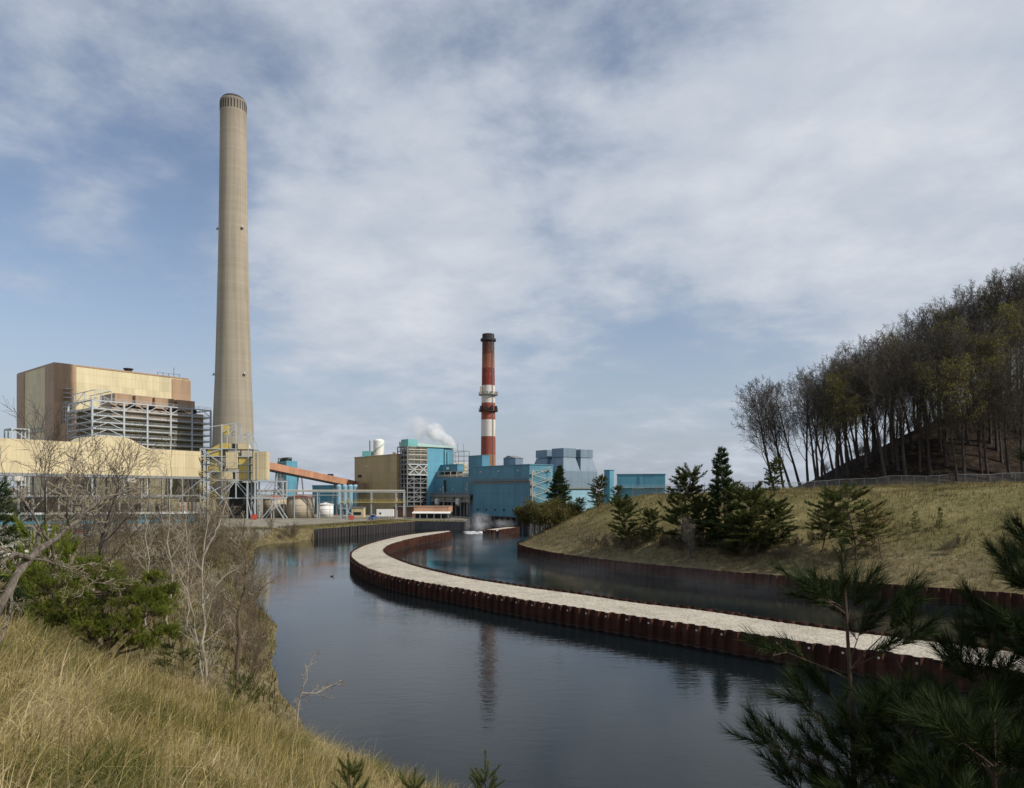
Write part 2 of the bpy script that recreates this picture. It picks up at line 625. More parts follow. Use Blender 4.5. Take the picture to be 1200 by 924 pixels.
def build_walls():
    t = thing("sheet_pile_wall", "low dark rusty sheet pile wall along the foot of the grassy dune", "retaining wall")
    m = MB()
    piling(m, RIGHT_BANK, 1, -2.0, 2.05)
    m.build("piling", M["rust"], t)
    # timber-dark capping strip behind the piles
    t = thing("sheet_pile_wall", "tall blackish sheet pile wall below the grass strip in front of the works", "retaining wall")
    m = MB()
    piling(m, LEFT_WALL, 1, -2.0, 3.1, 1.6, 0.4)
    m.build("piling", M["dark_pile"], t)
    mf = MB()
    for p in resample(LEFT_WALL, 4.5):
        mf.box(p[0] + 0.45, p[0] + 0.7, p[1] - 0.14, p[1] + 0.14, -1, 3.3)
    mf.build("fender", M["dark_concrete"], t)
    t = thing("quay_wall", "dark grey concrete quay wall with railing left of the blue intake building", "quay wall")
    m = MB()
    a, b, c = [np.array(p) for p in QUAY]
    for p, q in ((a, b), (b, c)):
        d = unit(q - p)
        nrm = np.array((-d[1], d[0]))
        m.prism([tuple(p), tuple(q), tuple(q + nrm * -0.6), tuple(p + nrm * -0.6)][::-1], -2, 3.2)
    m.build("concrete_face", M["dark_concrete"], t)
    r = MB()
    for p in resample(np.array([b, c]), 2.5):
        r.beam((p[0], p[1] + 0.3, 3.2), (p[0], p[1] + 0.3, 4.3), 0.09)
    for z in (3.75, 4.3):
        r.beam((b[0], b[1] + 0.3, z), (c[0], c[1] + 0.3, z), 0.08)
    r.build("railing", M["steel"], t)
M = {}


def make_materials():
    # land ---------------------------------------------------------
    t = NT("land")
    w = t.world()
    n1 = t.noise(w, 0.12, 6, 0.6)
    n2 = t.noise(w, 1.3, 6, 0.65)
    n3 = t.noise(w, 9.0, 3, 0.6)
    f = t.math("ADD", t.math("MULTIPLY", n1, 0.45), t.math("ADD", t.math("MULTIPLY", n2, 0.35), t.math("MULTIPLY", n3, 0.2)))
    grass = t.ramp(f, [(0.3, (0.05, 0.048, 0.018)), (0.42, (0.11, 0.10, 0.038)), (0.54, (0.195, 0.168, 0.072)), (0.7, (0.33, 0.275, 0.13))])
    at = t.n("ShaderNodeAttribute", attribute_name="litter")
    litter = t.ramp(t.noise(w, 0.6, 8, 0.75), [(0.34, (0.009, 0.007, 0.006)), (0.5, (0.026, 0.019, 0.014)), (0.68, (0.07, 0.048, 0.033))])
    ay = t.n("ShaderNodeAttribute", attribute_name="yard")
    yard = t.ramp(t.noise(w, 0.22, 7, 0.7), [(0.3, (0.12, 0.11, 0.085)), (0.5, (0.24, 0.22, 0.175)), (0.7, (0.36, 0.33, 0.27))])
    af = t.n("ShaderNodeAttribute", attribute_name="foot")
    soil = t.ramp(t.noise(w, 0.9, 7, 0.72), [(0.34, (0.05, 0.038, 0.021)), (0.5, (0.14, 0.108, 0.064)), (0.68, (0.28, 0.225, 0.15))])
    grass = t.mix(t.math("MULTIPLY", af.outputs["Fac"], 0.6), grass, soil)
    c = t.mix(at.outputs["Fac"], grass, litter)
    c = t.mix(ay.outputs["Fac"], c, yard)
    t.bump(t.math("ADD", n2, t.math("MULTIPLY", n3, 0.4)), 0.7, 0.25)
    M["land"] = t.set(c, 0.95, spec=0.1)
    # water --------------------------------------------------------
    t = NT("water")
    big = t.noise(t.world((0.02, 0.03, 1)), 1.0, 3)
    v = t.world((0.55, 1.35, 1), (0, 0, RX(-18)))
    a = t.noise(v, 1.0, 4, 0.5, 0.4)
    v2 = t.world((1.2, 2.6, 1), (0, 0, RX(12)))
    b = t.noise(v2, 1.6, 3, 0.5)
    h = t.math("ADD", t.math("MULTIPLY", a, 0.7), t.math("MULTIPLY", b, 0.3))
    bp = t.bump(h, 0.12, 0.3)
    patch = t.noise(t.world((0.03, 0.045, 1), (0, 0, RX(25))), 1.0, 4, 0.6)
    st = t.n("ShaderNodeMapRange", _From_Min=0.38, _From_Max=0.66, _To_Min=0.025, _To_Max=0.13)
    t.l(patch, st.inputs["Value"])
    t.l(st.outputs[0], bp.inputs["Strength"])
    t.b.inputs["IOR"].default_value = 1.33
    c = t.ramp(big, [(0.35, (0.003, 0.007, 0.009)), (0.65, (0.008, 0.013, 0.014))])
    rr = t.n("ShaderNodeMapRange", _From_Min=0.4, _From_Max=0.65, _To_Min=0.02, _To_Max=0.11)
    t.l(patch, rr.inputs["Value"])
    M["water"] = t.set(c, rr.outputs[0], spec=0.38)
    # foam
    t = NT("foam")
    n = t.noise(t.world((1, 1.4, 1)), 0.9, 6, 0.7)
    al = t.ramp(n, [(0.42, (0, 0, 0)), (0.56, (1, 1, 1))])
    t.l(al, t.b.inputs["Alpha"])
    M["foam"] = t.set((0.8, 0.82, 0.8), 0.7)
    # gravel -------------------------------------------------------
    t = NT("gravel")
    w = t.world()
    vo = t.n("ShaderNodeTexVoronoi", _Scale=9.0)
    t.l(w, vo.inputs["Vector"])
    n = t.noise(w, 0.5, 6, 0.6)
    sep = t.n("ShaderNodeSeparateColor")
    t.l(vo.outputs["Color"], sep.inputs[0])
    f = t.math("ADD", t.math("MULTIPLY", sep.outputs[0], 0.5), t.math("MULTIPLY", n, 0.5))
    c = t.ramp(f, [(0.2, (0.24, 0.21, 0.165)), (0.45, (0.42, 0.38, 0.305)), (0.75, (0.58, 0.53, 0.44))])
    stain = t.ramp(t.noise(w, 0.16, 6, 0.7, 0.5), [(0.5, (0, 0, 0)), (0.72, (1, 1, 1))])
    c = t.mix(t.math("MULTIPLY", stain, 0.55), c, (0.2, 0.18, 0.14))
    t.bump(vo.outputs["Distance"], 0.8, 0.06)
    M["gravel"] = t.set(c, 0.95, spec=0.15)
    # rusty piling: streaks run down, a wet band and a pale tide line at the water
    t = NT("rust_piling")
    g = t.n("ShaderNodeNewGeometry")
    sx = t.n("ShaderNodeSeparateXYZ")
    t.l(g.outputs["Position"], sx.inputs[0])
    st = t.noise(t.world((1.6, 1.6, 0.12)), 1.0, 5, 0.6)
    bl = t.noise(t.world((0.25, 0.25, 0.9)), 1.0, 6, 0.65)
    f = t.math("ADD", t.math("MULTIPLY", st, 0.55), t.math("MULTIPLY", bl, 0.45))
    c = t.ramp(f, [(0.3, (0.020, 0.009, 0.007)), (0.48, (0.050, 0.020, 0.014)), (0.62, (0.095, 0.037, 0.024)), (0.76, (0.17, 0.075, 0.047))])
    zz = t.math("ADD", sx.outputs[2], t.math("MULTIPLY", st, 0.3))
    wet = t.ramp(t.math("MULTIPLY", zz, 0.5), [(0.10, (1, 1, 1)), (0.24, (1, 1, 1)), (0.30, (0, 0, 0))])
    c = t.mix(t.math("MULTIPLY", wet, 0.6), c, (0.03, 0.022, 0.017))
    tide = t.ramp(t.math("MULTIPLY", zz, 0.5), [(0.13, (0, 0, 0)), (0.15, (1, 1, 1)), (0.175, (0, 0, 0))])
    c = t.mix(t.math("MULTIPLY", tide, 0.22), c, (0.3, 0.25, 0.2))
    t.bump(bl, 0.3, 0.03)
    M["rust"] = t.set(c, 0.85, spec=0.2)
    M["dark_pile"] = mat_plain("dark_piling", (0.035, 0.03, 0.03), 0.8, 0.4, 0.8)
    M["dark_concrete"] = mat_plain("dark_concrete", (0.07, 0.07, 0.072), 0.9, 0.3, 0.5)
    M["pale_metal"] = mat_plain("pale_metal", (0.62, 0.6, 0.55), 0.6, 0.15)
    # chimney concrete ---------------------------------------------
    t = NT("chimney_concrete")
    tc = t.n("ShaderNodeTexCoord")
    sx = t.n("ShaderNodeSeparateXYZ")
    t.l(tc.outputs["Object"], sx.inputs[0])
    z = sx.outputs[2]
    ring = t.n("ShaderNodeTexWhiteNoise", noise_dimensions="1D")
    t.l(t.math("FLOOR", t.math("MULTIPLY", z, 1 / 2.3)), ring.inputs["W"])
    ring2 = t.noise(t.coord("Object", (0.0001, 0.0001, 0.06)), 1.0, 5, 0.7)
    stv = t.noise(t.coord("Object", (0.5, 0.5, 0.012)), 1.0, 6, 0.6)
    f = t.math("ADD", t.math("MULTIPLY", ring.outputs["Value"], 0.05), t.math("ADD", t.math("MULTIPLY", ring2, 0.28), t.math("MULTIPLY", stv, 0.67)))
    c = t.ramp(f, [(0.3, (0.25, 0.215, 0.168)), (0.5, (0.355, 0.31, 0.245)), (0.7, (0.45, 0.40, 0.32))])
    seam = t.math("LESS_THAN", t.math("FRACT", t.math("MULTIPLY", z, 1 / 9.2)), 0.05)
    c = t.mix(t.math("MULTIPLY", seam, 0.22), c, (0.5, 0.45, 0.36))
    drip = t.noise(t.coord("Object", (1.6, 1.6, 0.05)), 1.0, 4, 0.6)
    topm = t.n("ShaderNodeMapRange", _From_Min=176.0, _From_Max=201.0)
    t.l(z, topm.inputs["Value"])
    soot = t.math("MULTIPLY", t.math("POWER", topm.outputs[0], 3.0), t.math("MULTIPLY", drip, 1.1))
    c = t.mix(soot, c, (0.05, 0.042, 0.038))
    lowm = t.n("ShaderNodeMapRange", _From_Min=60.0, _From_Max=120.0, _To_Min=0.3, _To_Max=0.0)
    t.l(z, lowm.inputs["Value"])
    c = t.mix(lowm.outputs[0], c, (0.23, 0.225, 0.17))
    t.bump(f, 0.2, 0.1)
    M["chimney"] = t.set(c, 0.9, spec=0.2)
    # striped stack: bands are real paint, keyed to its own height ----
    t = NT("stack_paint")
    tc = t.n("ShaderNodeTexCoord")
    sx = t.n("ShaderNodeSeparateXYZ")
    t.l(tc.outputs["Object"], sx.inputs[0])
    H = 96.3
    zf = t.math("MULTIPLY", sx.outputs[2], 1 / H)

    def zz_(py):
        return (wz(py, 400) - 3.5) / H
    red, white, dk, tan = (0.27, 0.07, 0.048), (0.66, 0.62, 0.57), (0.05, 0.043, 0.042), (0.30, 0.17, 0.10)
    c = t.ramp(zf, [(0.0, tan), (zz_(533.6), red), (zz_(512.4), white), (zz_(493), red), (zz_(473), white), (zz_(452.5), (0.22, 0.042, 0.032)), (zz_(432.7), (0.36, 0.13, 0.07)), (zz_(416), (0.2, 0.06, 0.035)), (zz_(401), dk)], "CONSTANT")
    n = t.noise(t.coord("Object", (0.9, 0.9, 0.09)), 1.0, 6, 0.65)
    wear = t.ramp(n, [(0.5, (0, 0, 0)), (0.66, (1, 1, 1))])
    c = t.mix(t.math("MULTIPLY", wear, 0.5), c, (0.22, 0.11, 0.075))
    sootm = t.n("ShaderNodeMapRange", _From_Min=zz_(438), _From_Max=zz_(398))
    t.l(zf, sootm.inputs["Value"])
    c = t.mix(t.math("MULTIPLY", sootm.outputs[0], t.math("ADD", 0.35, n), clamp=True), c, (0.045, 0.035, 0.034))
    fleck = t.ramp(t.noise(t.coord("Object", (1.5, 1.5, 0.5)), 1.3, 4), [(0.62, (0, 0, 0)), (0.66, (1, 1, 1))])
    c = t.mix(t.math("MULTIPLY", fleck, 0.35), c, (0.55, 0.45, 0.38))
    M["stack"] = t.set(c, 0.8, spec=0.2)
    # cladding -----------------------------------------------------
    M["cream"] = mat_siding("cream_cladding", (0.63, 0.545, 0.34), 0.8, panel=7)
    M["cream_pale"] = mat_siding("pale_cream_cladding", (0.57, 0.485, 0.30), 0.7, panel=4, var=0.16)
    M["brown"] = mat_siding("brown_cladding", (0.37, 0.245, 0.15), 0.8, panel=7)
    M["tan"] = mat_siding("tan_cladding", (0.40, 0.31, 0.16), 0.9, panel=6)
    M["blue"] = mat_siding("blue_cladding", (0.08, 0.235, 0.325), 0.9, panel=5)
    M["blue_grey"] = mat_siding("bluegrey_cladding", (0.17, 0.24, 0.31), 0.9, panel=5)
    M["teal"] = mat_siding("teal_cladding", (0.105, 0.32, 0.43), 0.9, panel=5)
    M["turq"] = mat_siding("turquoise_cladding", (0.17, 0.44, 0.44), 0.9, panel=5)
    M["pale_blue"] = mat_siding("pale_blue_cladding", (0.24, 0.42, 0.52), 0.9, panel=4)
    M["green_roof"] = mat_plain("pale_green_roof", (0.36, 0.50, 0.45), 0.6, 0.15)
    M["dim_steel"] = mat_plain("dim_steel", (0.23, 0.235, 0.225), 0.7, 0.25)
    M["steel"] = mat_plain("grey_steel", (0.20, 0.21, 0.215), 0.6, 0.2)
    M["white_steel"] = mat_plain("pale_steel", (0.42, 0.46, 0.48), 0.55, 0.15)
    M["beige_steel"] = mat_plain("beige_steel", (0.46, 0.42, 0.33), 0.6, 0.2)
    M["yellow"] = mat_plain("yellow_panel", (0.52, 0.40, 0.11), 0.6, 0.2)
    M["olive"] = mat_plain("olive_plate", (0.21, 0.18, 0.10), 0.7, 0.3)
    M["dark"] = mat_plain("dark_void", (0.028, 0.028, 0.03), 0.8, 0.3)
    M["conveyor"] = mat_siding("conveyor_cladding", (0.46, 0.24, 0.145), 0.9, panel=5)
    M["brick"] = mat_plain("brown_brick", (0.13, 0.07, 0.045), 0.85, 0.25)
    M["salmon"] = mat_siding("salmon_cladding", (0.50, 0.29, 0.18), 0.7, panel=4)
    M["white"] = mat_plain("white_paint", (0.74, 0.74, 0.71), 0.5, 0.1)
    M["tank"] = mat_plain("weathered_tank", (0.40, 0.34, 0.25), 0.6, 0.35, 0.5)
    M["tank_roof"] = mat_plain("rusty_roof", (0.38, 0.14, 0.09), 0.8, 0.3)
    M["red"] = mat_plain("red_paint", (0.5, 0.06, 0.035), 0.5, 0.15)
    M["asphalt"] = mat_plain("asphalt", (0.075, 0.075, 0.075), 0.9, 0.25, 0.4, streak=False)
    t = NT("window_glass")
    M["glass"] = t.set((0.015, 0.02, 0.025), 0.08)
    M["rubber"] = mat_plain("rubber", (0.02, 0.02, 0.02), 0.8, 0.2)
    for nm, c in (("car_white", (0.75, 0.75, 0.74)), ("car_blue", (0.03, 0.05, 0.11)), ("car_maroon", (0.16, 0.015, 0.02)), ("car_silver", (0.4, 0.42, 0.43)), ("truck_blue", (0.03, 0.1, 0.3))):
        t = NT(nm)
        t.b.inputs["Coat Weight"].default_value = 0.5
        M[nm] = t.set(c, 0.35)
    # chain link: wire seen as a veil, real pattern is far below a pixel at this range
    t = NT("chain_link")
    t.b.inputs["Alpha"].default_value = 0.28
    M["chain_link"] = t.set((0.10, 0.105, 0.11), 0.6)
    # plants ---------------------------------------------------------
    def leafy(name, stops, rough=0.7, trans=0.25, clump=0.0):
        t = NT(name)
        g = t.n("ShaderNodeNewGeometry")
        f = g.outputs["Random Per Island"]
        if clump:
            n = t.noise(t.world(), clump, 4, 0.6)
            f = t.math("ADD", t.math("MULTIPLY", f, 0.42), t.math("MULTIPLY", t.math("SUBTRACT", n, 0.32), 1.6), clamp=True)
        c = t.ramp(f, stops)
        t.set(c, rough, spec=0.25)
        if trans:
            tr = t.n("ShaderNodeBsdfTranslucent")
            t.l(c, tr.inputs["Color"])
            ms = t.n("ShaderNodeMixShader", _Fac=trans)
            t.l(t.b.outputs[0], ms.inputs[1])
            t.l(tr.outputs[0], ms.inputs[2])
            t.l(ms.outputs[0], t.out.inputs["Surface"])
        M[name] = t.m
    leafy("dune_grass", [(0.08, (0.035, 0.06, 0.012)), (0.26, (0.11, 0.14, 0.03)), (0.36, (0.20, 0.175, 0.045)), (0.47, (0.36, 0.29, 0.10)), (0.64, (0.52, 0.425, 0.21)), (0.9, (0.72, 0.61, 0.38))], 0.6, 0.35, 0.75)
    leafy("bank_grass", [(0.12, (0.065, 0.057, 0.018)), (0.4, (0.13, 0.11, 0.038)), (0.7, (0.235, 0.19, 0.082)), (1.0, (0.40, 0.33, 0.17))], 0.8, 0.45, 0.09)
    leafy("green_blade", [(0.0, (0.03, 0.055, 0.010)), (0.6, (0.07, 0.10, 0.02)), (1.0, (0.15, 0.16, 0.04))], 0.6, 0.3)
    leafy("tussock_grass", [(0.0, (0.09, 0.07, 0.03)), (0.5, (0.24, 0.19, 0.09)), (1.0, (0.42, 0.345, 0.19))], 0.8, 0.3, 0.2)
    leafy("dead_grass", [(0.2, (0.16, 0.11, 0.05)), (0.6, (0.30, 0.22, 0.11)), (1.0, (0.42, 0.33, 0.2))], 0.8, 0.2, 0.5)
    leafy("needles_dark", [(0.0, (0.014, 0.03, 0.010)), (0.5, (0.036, 0.068, 0.018)), (1.0, (0.09, 0.13, 0.036))], 0.6, 0.35)
    leafy("needles_mid", [(0.0, (0.04, 0.055, 0.014)), (0.5, (0.095, 0.118, 0.03)), (1.0, (0.18, 0.185, 0.055))], 0.6, 0.42)
    leafy("needles_bright", [(0.0, (0.03, 0.05, 0.007)), (0.4, (0.11, 0.145, 0.017)), (1.0, (0.27, 0.29, 0.045))], 0.55, 0.3, 3.0)
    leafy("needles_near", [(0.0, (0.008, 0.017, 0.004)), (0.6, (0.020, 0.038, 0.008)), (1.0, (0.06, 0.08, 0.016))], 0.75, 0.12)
    leafy("needles_yellow", [(0.0, (0.08, 0.06, 0.012)), (1.0, (0.17, 0.125, 0.02))], 0.6, 0.2)
    leafy("buds", [(0.0, (0.13, 0.135, 0.03)), (1.0, (0.33, 0.29, 0.07))], 0.7, 0.35)
    leafy("willow_leaf", [(0.0, (0.06, 0.06, 0.018)), (1.0, (0.17, 0.15, 0.045))], 0.7, 0.3)
    M["bark_grey"] = mat_plain("grey_bark", (0.085, 0.072, 0.062), 0.9, 0.4, 1.2)
    M["bark_wood"] = mat_plain("forest_bark", (0.045, 0.036, 0.031), 0.9, 0.4, 0.6)
    M["twig_wood"] = mat_plain("forest_twig", (0.078, 0.066, 0.055), 0.9, 0.3, 0.6)
    t = NT("near_bark")
    w = t.coord("Object", (14, 14, 5))
    n = t.noise(w, 1.0, 7, 0.7, 0.6)
    t.bump(n, 0.9, 0.02)
    M["bark_near"] = t.set(t.ramp(n, [(0.3, (0.05, 0.043, 0.037)), (0.5, (0.14, 0.12, 0.10)), (0.7, (0.27, 0.24, 0.20))]), 0.95, spec=0.1)
    M["bark_brown"] = mat_plain("brown_bark", (0.11, 0.075, 0.05), 0.9, 0.35, 1.2)
    M["bark_pine"] = mat_plain("pine_bark", (0.075, 0.048, 0.033), 0.9, 0.4, 3)
    M["bark_birch"] = mat_plain("birch_bark", (0.30, 0.265, 0.21), 0.8, 0.35, 2.0, streak=False)
    M["twig_brown"] = mat_plain("brown_twig", (0.135, 0.108, 0.068), 0.9, 0.3, 1.0)
    M["twig_pale"] = mat_plain("pale_twig", (0.25, 0.215, 0.155), 0.9, 0.25, 1.0)


make_materials()
R12, R3 = RX(-51.6), RX(-40.0)
BASE = 3.5


def solve(rz, pl, pc, pr, D):
    """corner at pixel column pc and distance D; the front runs back-left to column pl, the side back-right to pr"""
    P = np.array((wx(pc, D), D))
    e1 = np.array((math.cos(rz), math.sin(rz)))
    e2 = np.array((-e1[1], e1[0]))
    ul, ur = (pl - 600) / F_PX, (pr - 600) / F_PX
    t = (P[0] - ul * P[1]) / (e1[0] - ul * e1[1])
    s = (ur * P[1] - P[0]) / (e2[0] - ur * e2[1])
    return P, abs(t), abs(s)


def block(name, label, cat, rz, pl, pc, pr, D, group=None, base=BASE):
    P, w, d = solve(rz, pl, pc, pr, D)
    t = thing(name, label, cat, (P[0], P[1], base), rz, group)
    t["_d"] = D
    return t, w, d


def z_at(py, D, base=BASE):
    return wz(py, D) - base


def rail(mb, pts, h=1.1, w=0.07, step=2.0):
    pts = [np.asarray(p, float) for p in pts]
    for a, b in zip(pts[:-1], pts[1:]):
        for k in (0.5, 1.0):
            mb.beam(a + (0, 0, h * k), b + (0, 0, h * k), w)
        n = max(1, int(np.linalg.norm(b - a) / step))
        for i in range(n + 1):
            p = a + (b - a) * i / n
            mb.beam(p, p + (0, 0, h), w)


def frame(mb, x0, x1, y0, y1, z0, z1, nx, ny, nz, w=0.35, faces="fs", brace=None, col=True):
    """a steel frame: columns and beams on the front (y0) and side (x1) faces, back faces too"""
    xs = np.linspace(x0, x1, nx + 1)
    ys = np.linspace(y0, y1, ny + 1)
    zs = np.linspace(z0, z1, nz + 1)
    for y in (y0, y1):
        for x in xs:
            mb.beam((x, y, z0), (x, y, z1), w)
        for z in zs[1:]:
            mb.beam((x0, y, z), (x1, y, z), w * 0.9)
    for x in (x0, x1):
        for y in ys[1:-1]:
            mb.beam((x, y, z0), (x, y, z1), w)
        for z in zs[1:]:
            mb.beam((x, y0, z), (x, y1, z), w * 0.9)
    if brace:
        r = random.Random(brace)
        for i in range(nx):
            for k in range(nz):
                if r.random() < 0.45:
                    a, b = (xs[i], xs[i + 1]) if r.random() < 0.5 else (xs[i + 1], xs[i])
                    mb.beam((a, y0, zs[k]), (b, y0, zs[k + 1]), w * 0.55)
        for i in range(ny):
            for k in range(nz):
                if r.random() < 0.45:
                    a, b = (ys[i], ys[i + 1]) if r.random() < 0.5 else (ys[i + 1], ys[i])
                    mb.beam((x1, a, zs[k]), (x1, b, zs[k + 1]), w * 0.55)


def boiler_house():
    t, w, d = block("boiler_house", "huge cream and brown windowless boiler house at the far left", "building", R3, 21, 64, 222, 400)
    H = z_at(426.5, 400)
    c = 0.25
    # front (facing left-forward, in shade) panels: brown | cream | brown ; side (facing right): brown | cream | brown
    P, _, s55 = solve(R3, 21, 64, 89, 400)
    P, _, s201 = solve(R3, 21, 64, 201.5, 400)
    P, f29, _ = solve(R3, 29, 64, 90, 400)
    P, f54, _ = solve(R3, 54, 64, 90, 400)
    w0 = MB().box(-w, 0, 0, d, 0, H)
    w0.build("wall", M["cream"], t)
    b = MB()
    b.box(-f54, 0.6, -0.6, s55, 0, H + 0.5)
    b.box(-w - 0.5, -f29, -0.5, 6, 0, H + 0.3)
    b.build("corner_panel", M["brown"], t)
    b = MB().box(-2, 0.5, s201, d + 0.6, 0, H - 0.6)
    b.build("corner_panel", M["brown"], t)
    r = MB()
    r.box(-w - 0.3, -0.8, -0.15, d, H + 0.02, H + 0.9)
    r.box(-w - 0.3, 0.25, 1, d - 0.5, H + 0.02, H + 0.8)
    rf = r.build("roof", M["brown"], t)
    v = MB()
    v.cyl((-3, s201 * 0.62), 2.1, H + 0.8, H + 2.2, 12)
    v.cyl((-3, s201 * 0.62), 2.7, H + 2.2, H + 2.8, 12)
    v.build("vent", M["dark"], rf)
    v = MB()
    for k in range(5):
        v.beam((-1.5, s201 - 8 + k * 3.3, H + 0.8), (-1.5, s201 - 8 + k * 3.3, H + 2.6 + (4 if k == 3 else 0)), 0.2)
    v.beam((-1.5, s201 - 8, H + 2.6), (-1.5, s201 + 6, H + 2.6), 0.15)
    v.build("mast", M["dark"], rf)
    p = MB()
    for z in (H * 0.56, H * 0.585):
        p.beam((-f29 + 0.0, -0.5, z), (-f54, -0.5, z), 0.5)
    p.build("ledge", M["white_steel"], t)
    # low annexe with stair at the foot of the brown corner
    a = MB()
    a.box(0.62, 9, 2, s55 + 6, 0, z_at(497, 398))
    a.build("annexe", M["brown"], t)
    a = MB()
    for k in range(9):
        a.box(1.2, 5, s55 * 0.35, s55 * 0.75, z_at(497, 398) + k * 2.4, z_at(497, 398) + k * 2.4 + 0.3)
    frame(a, 1.2, 5, s55 * 0.35, s55 * 0.75, z_at(497, 398), z_at(472, 398), 1, 1, 5, 0.3, brace=4)
    a.build("stair_frame", M["white_steel"], t)


def precipitator():
    t, w, d = block("precipitator", "open steel frame of stacked decks with four brown boxes, before the boiler house", "steel structure", R3, 80, 108, 247, 330)
    zt, D = z_at(469, 330), 330
    dk = MB()
    dk.box(-w + 2.4, -2.6, 2.6, d - 2.6, 6, zt - 3.5)
    dk.build("core", M["olive"], t)
    br = MB()
    br.box(-w + 3, -1.7, 9, d - 3, zt - 6.4, zt - 2.2)
    br.build("core_band", M["brown"], t)
    f = MB()
    ys = [0, 13.5, 24, 35, 45.5, d]
    ys = [y * d / 55.2 if i < 5 else d for i, y in enumerate(ys)]
    for y in ys:
        for x in (-w, 0):
            f.beam((x, y, 0), (x, y, zt), 0.75)
        f.beam((-w, y, zt), (0, y, zt), 0.5)
    lev = [zt - 3.0 * k - (0.6 if k else 0) for k in range(0, 9)]
    f2 = MB()
    for k, z in enumerate(lev):
        f.beam((0, 0, z), (0, d, z), 0.55)
        f.beam((-w, 0, z), (0, 0, z), 0.55)
        if k:
            f2.box(-w + 0.3, -0.35, 0.3, d - 0.3, z - 0.62, z - 0.38)
            rail(f, [(0, 0, z + 0.2), (0, d, z + 0.2)], 1.0, 0.09, 3.4)
    for i, (a, b) in enumerate(zip(ys[:-1], ys[1:])):
        for k in ([0, 7] if i else [0, 1, 2, 3, 4, 5]):
            m = (a + b) / 2
            f.beam((0, a, lev[k + 1]), (0, m, lev[k]), 0.3)
            f.beam((0, m, lev[k]), (0, b, lev[k + 1]), 0.3)
    for k in range(0, 8):
        f.beam((-w, 0, lev[k + 1]), (-w / 2, 0, lev[k]), 0.35)
        f.beam((-w / 2, 0, lev[k]), (0, 0, lev[k + 1]), 0.35)
    # higher gallery on the near-left end
    rail(f, [(-w, 2, zt + 0.3), (0, 2, zt + 0.3), (0, d, zt + 0.3)], 1.2, 0.1, 3.0)
    frame(f, -w + 2, -2, 2, 9, zt, zt + 5, 2, 1, 1, 0.3, brace=7)
    f.build("frame", M["white_steel"], t)
    f2.build("deck", M["beige_steel"], t)
    # four boxes along the top
    cols = [(130.5, 153.5), (154.8, 177), (178, 203), (204.5, 227)]
    for i, (pa, pb) in enumerate(cols):
        _, _, a = solve(R3, 80, 108, pa + 9, 330)
        _, _, b = solve(R3, 80, 108, pb + 9, 330)
        m = MB().bbox(-w + 5, -6, a + 0.5, b - 0.2, zt - 0.6, zt + 4.9 - i * 0.1, 0.25)
        bx = m.build("top_box", M["brown"], t)
        h = MB().cyl((-3.2, (a + b) / 2 + 2.5), 1.35, zt - 2.6, zt - 0.1, 12)
        h.cyl((-3.2, (a + b) / 2 + 2.5), 1.8, zt - 1.2, zt - 0.7, 12)
        h.build("hopper", M["dark"], bx)


def big_chimney():
    D = 357.0
    t = thing("chimney", "very tall plain concrete chimney with dark soot at its rim, beside the steel tower", "chimney", (wx(273.4, D), D, BASE))
    H = z_at(117, D)
    k = D / F_PX / 2
    prof = []
    for py, wpx in ((612, 54), (560, 49.5), (520, 46), (489, 44.3), (445, 40.6), (400, 38), (356, 36), (312, 33.8), (267, 32.2), (220, 31), (170, 30), (135, 29.5), (121, 29.3), (119.5, 29.0)):
        prof.append((wpx * k, z_at(py, D)))
    prof[0] = (prof[0][0], 0)
    m = MB().lathe(prof, 64)
    m.build("shaft", M["chimney"], t, smooth=False)
    for p in t.children[0].data.polygons:
        p.use_smooth = len(p.vertices) == 4
    rim = MB().lathe([(5.2, H - 3), (5.2, H + 0.1), (4.2, H + 0.9), (2.6, H + 1.5), (2.4, H + 0.2)], 32)
    rim.build("cap", M["dark_concrete"], t)
    s = MB()
    r = 29.4 * k
    for i in range(28):
        a = 2 * PI * i / 28
        c, n = np.array((math.cos(a), math.sin(a))), np.array((-math.sin(a), math.cos(a)))
        p = c * (r + 0.02)
        q = [p - n * 0.22, p + n * 0.22, p + n * 0.22 + c * 0.1, p - n * 0.22 + c * 0.1]
        s.prism([tuple(v) for v in q], H - 6.2, H - 2.2)
    s.build("vent_slots", M["dark"], t)
    for py in (269, 439):
        for a in (RX(-35), RX(-160), RX(100)):
            rr = float(np.interp(py, [117, 269, 439, 520], [29.3, 32.2, 40.3, 46])) * k
            m = MB()
            c = np.array((math.cos(a), math.sin(a)))
            p = c * (rr + 0.5)
            z = z_at(py, D)
            m.box(p[0] - 0.6, p[0] + 0.6, p[1] - 0.6, p[1] + 0.6, z - 0.9, z - 0.65)
            b = m.build("beacon_platform", M["steel"], t)
            m = MB().lathe([(0.2, z - 0.62), (0.36, z - 0.5), (0.36, z + 0.1), (0.15, z + 0.3)], 10, (p[0], p[1]))
            m.build("beacon", M["pale_metal"], b)


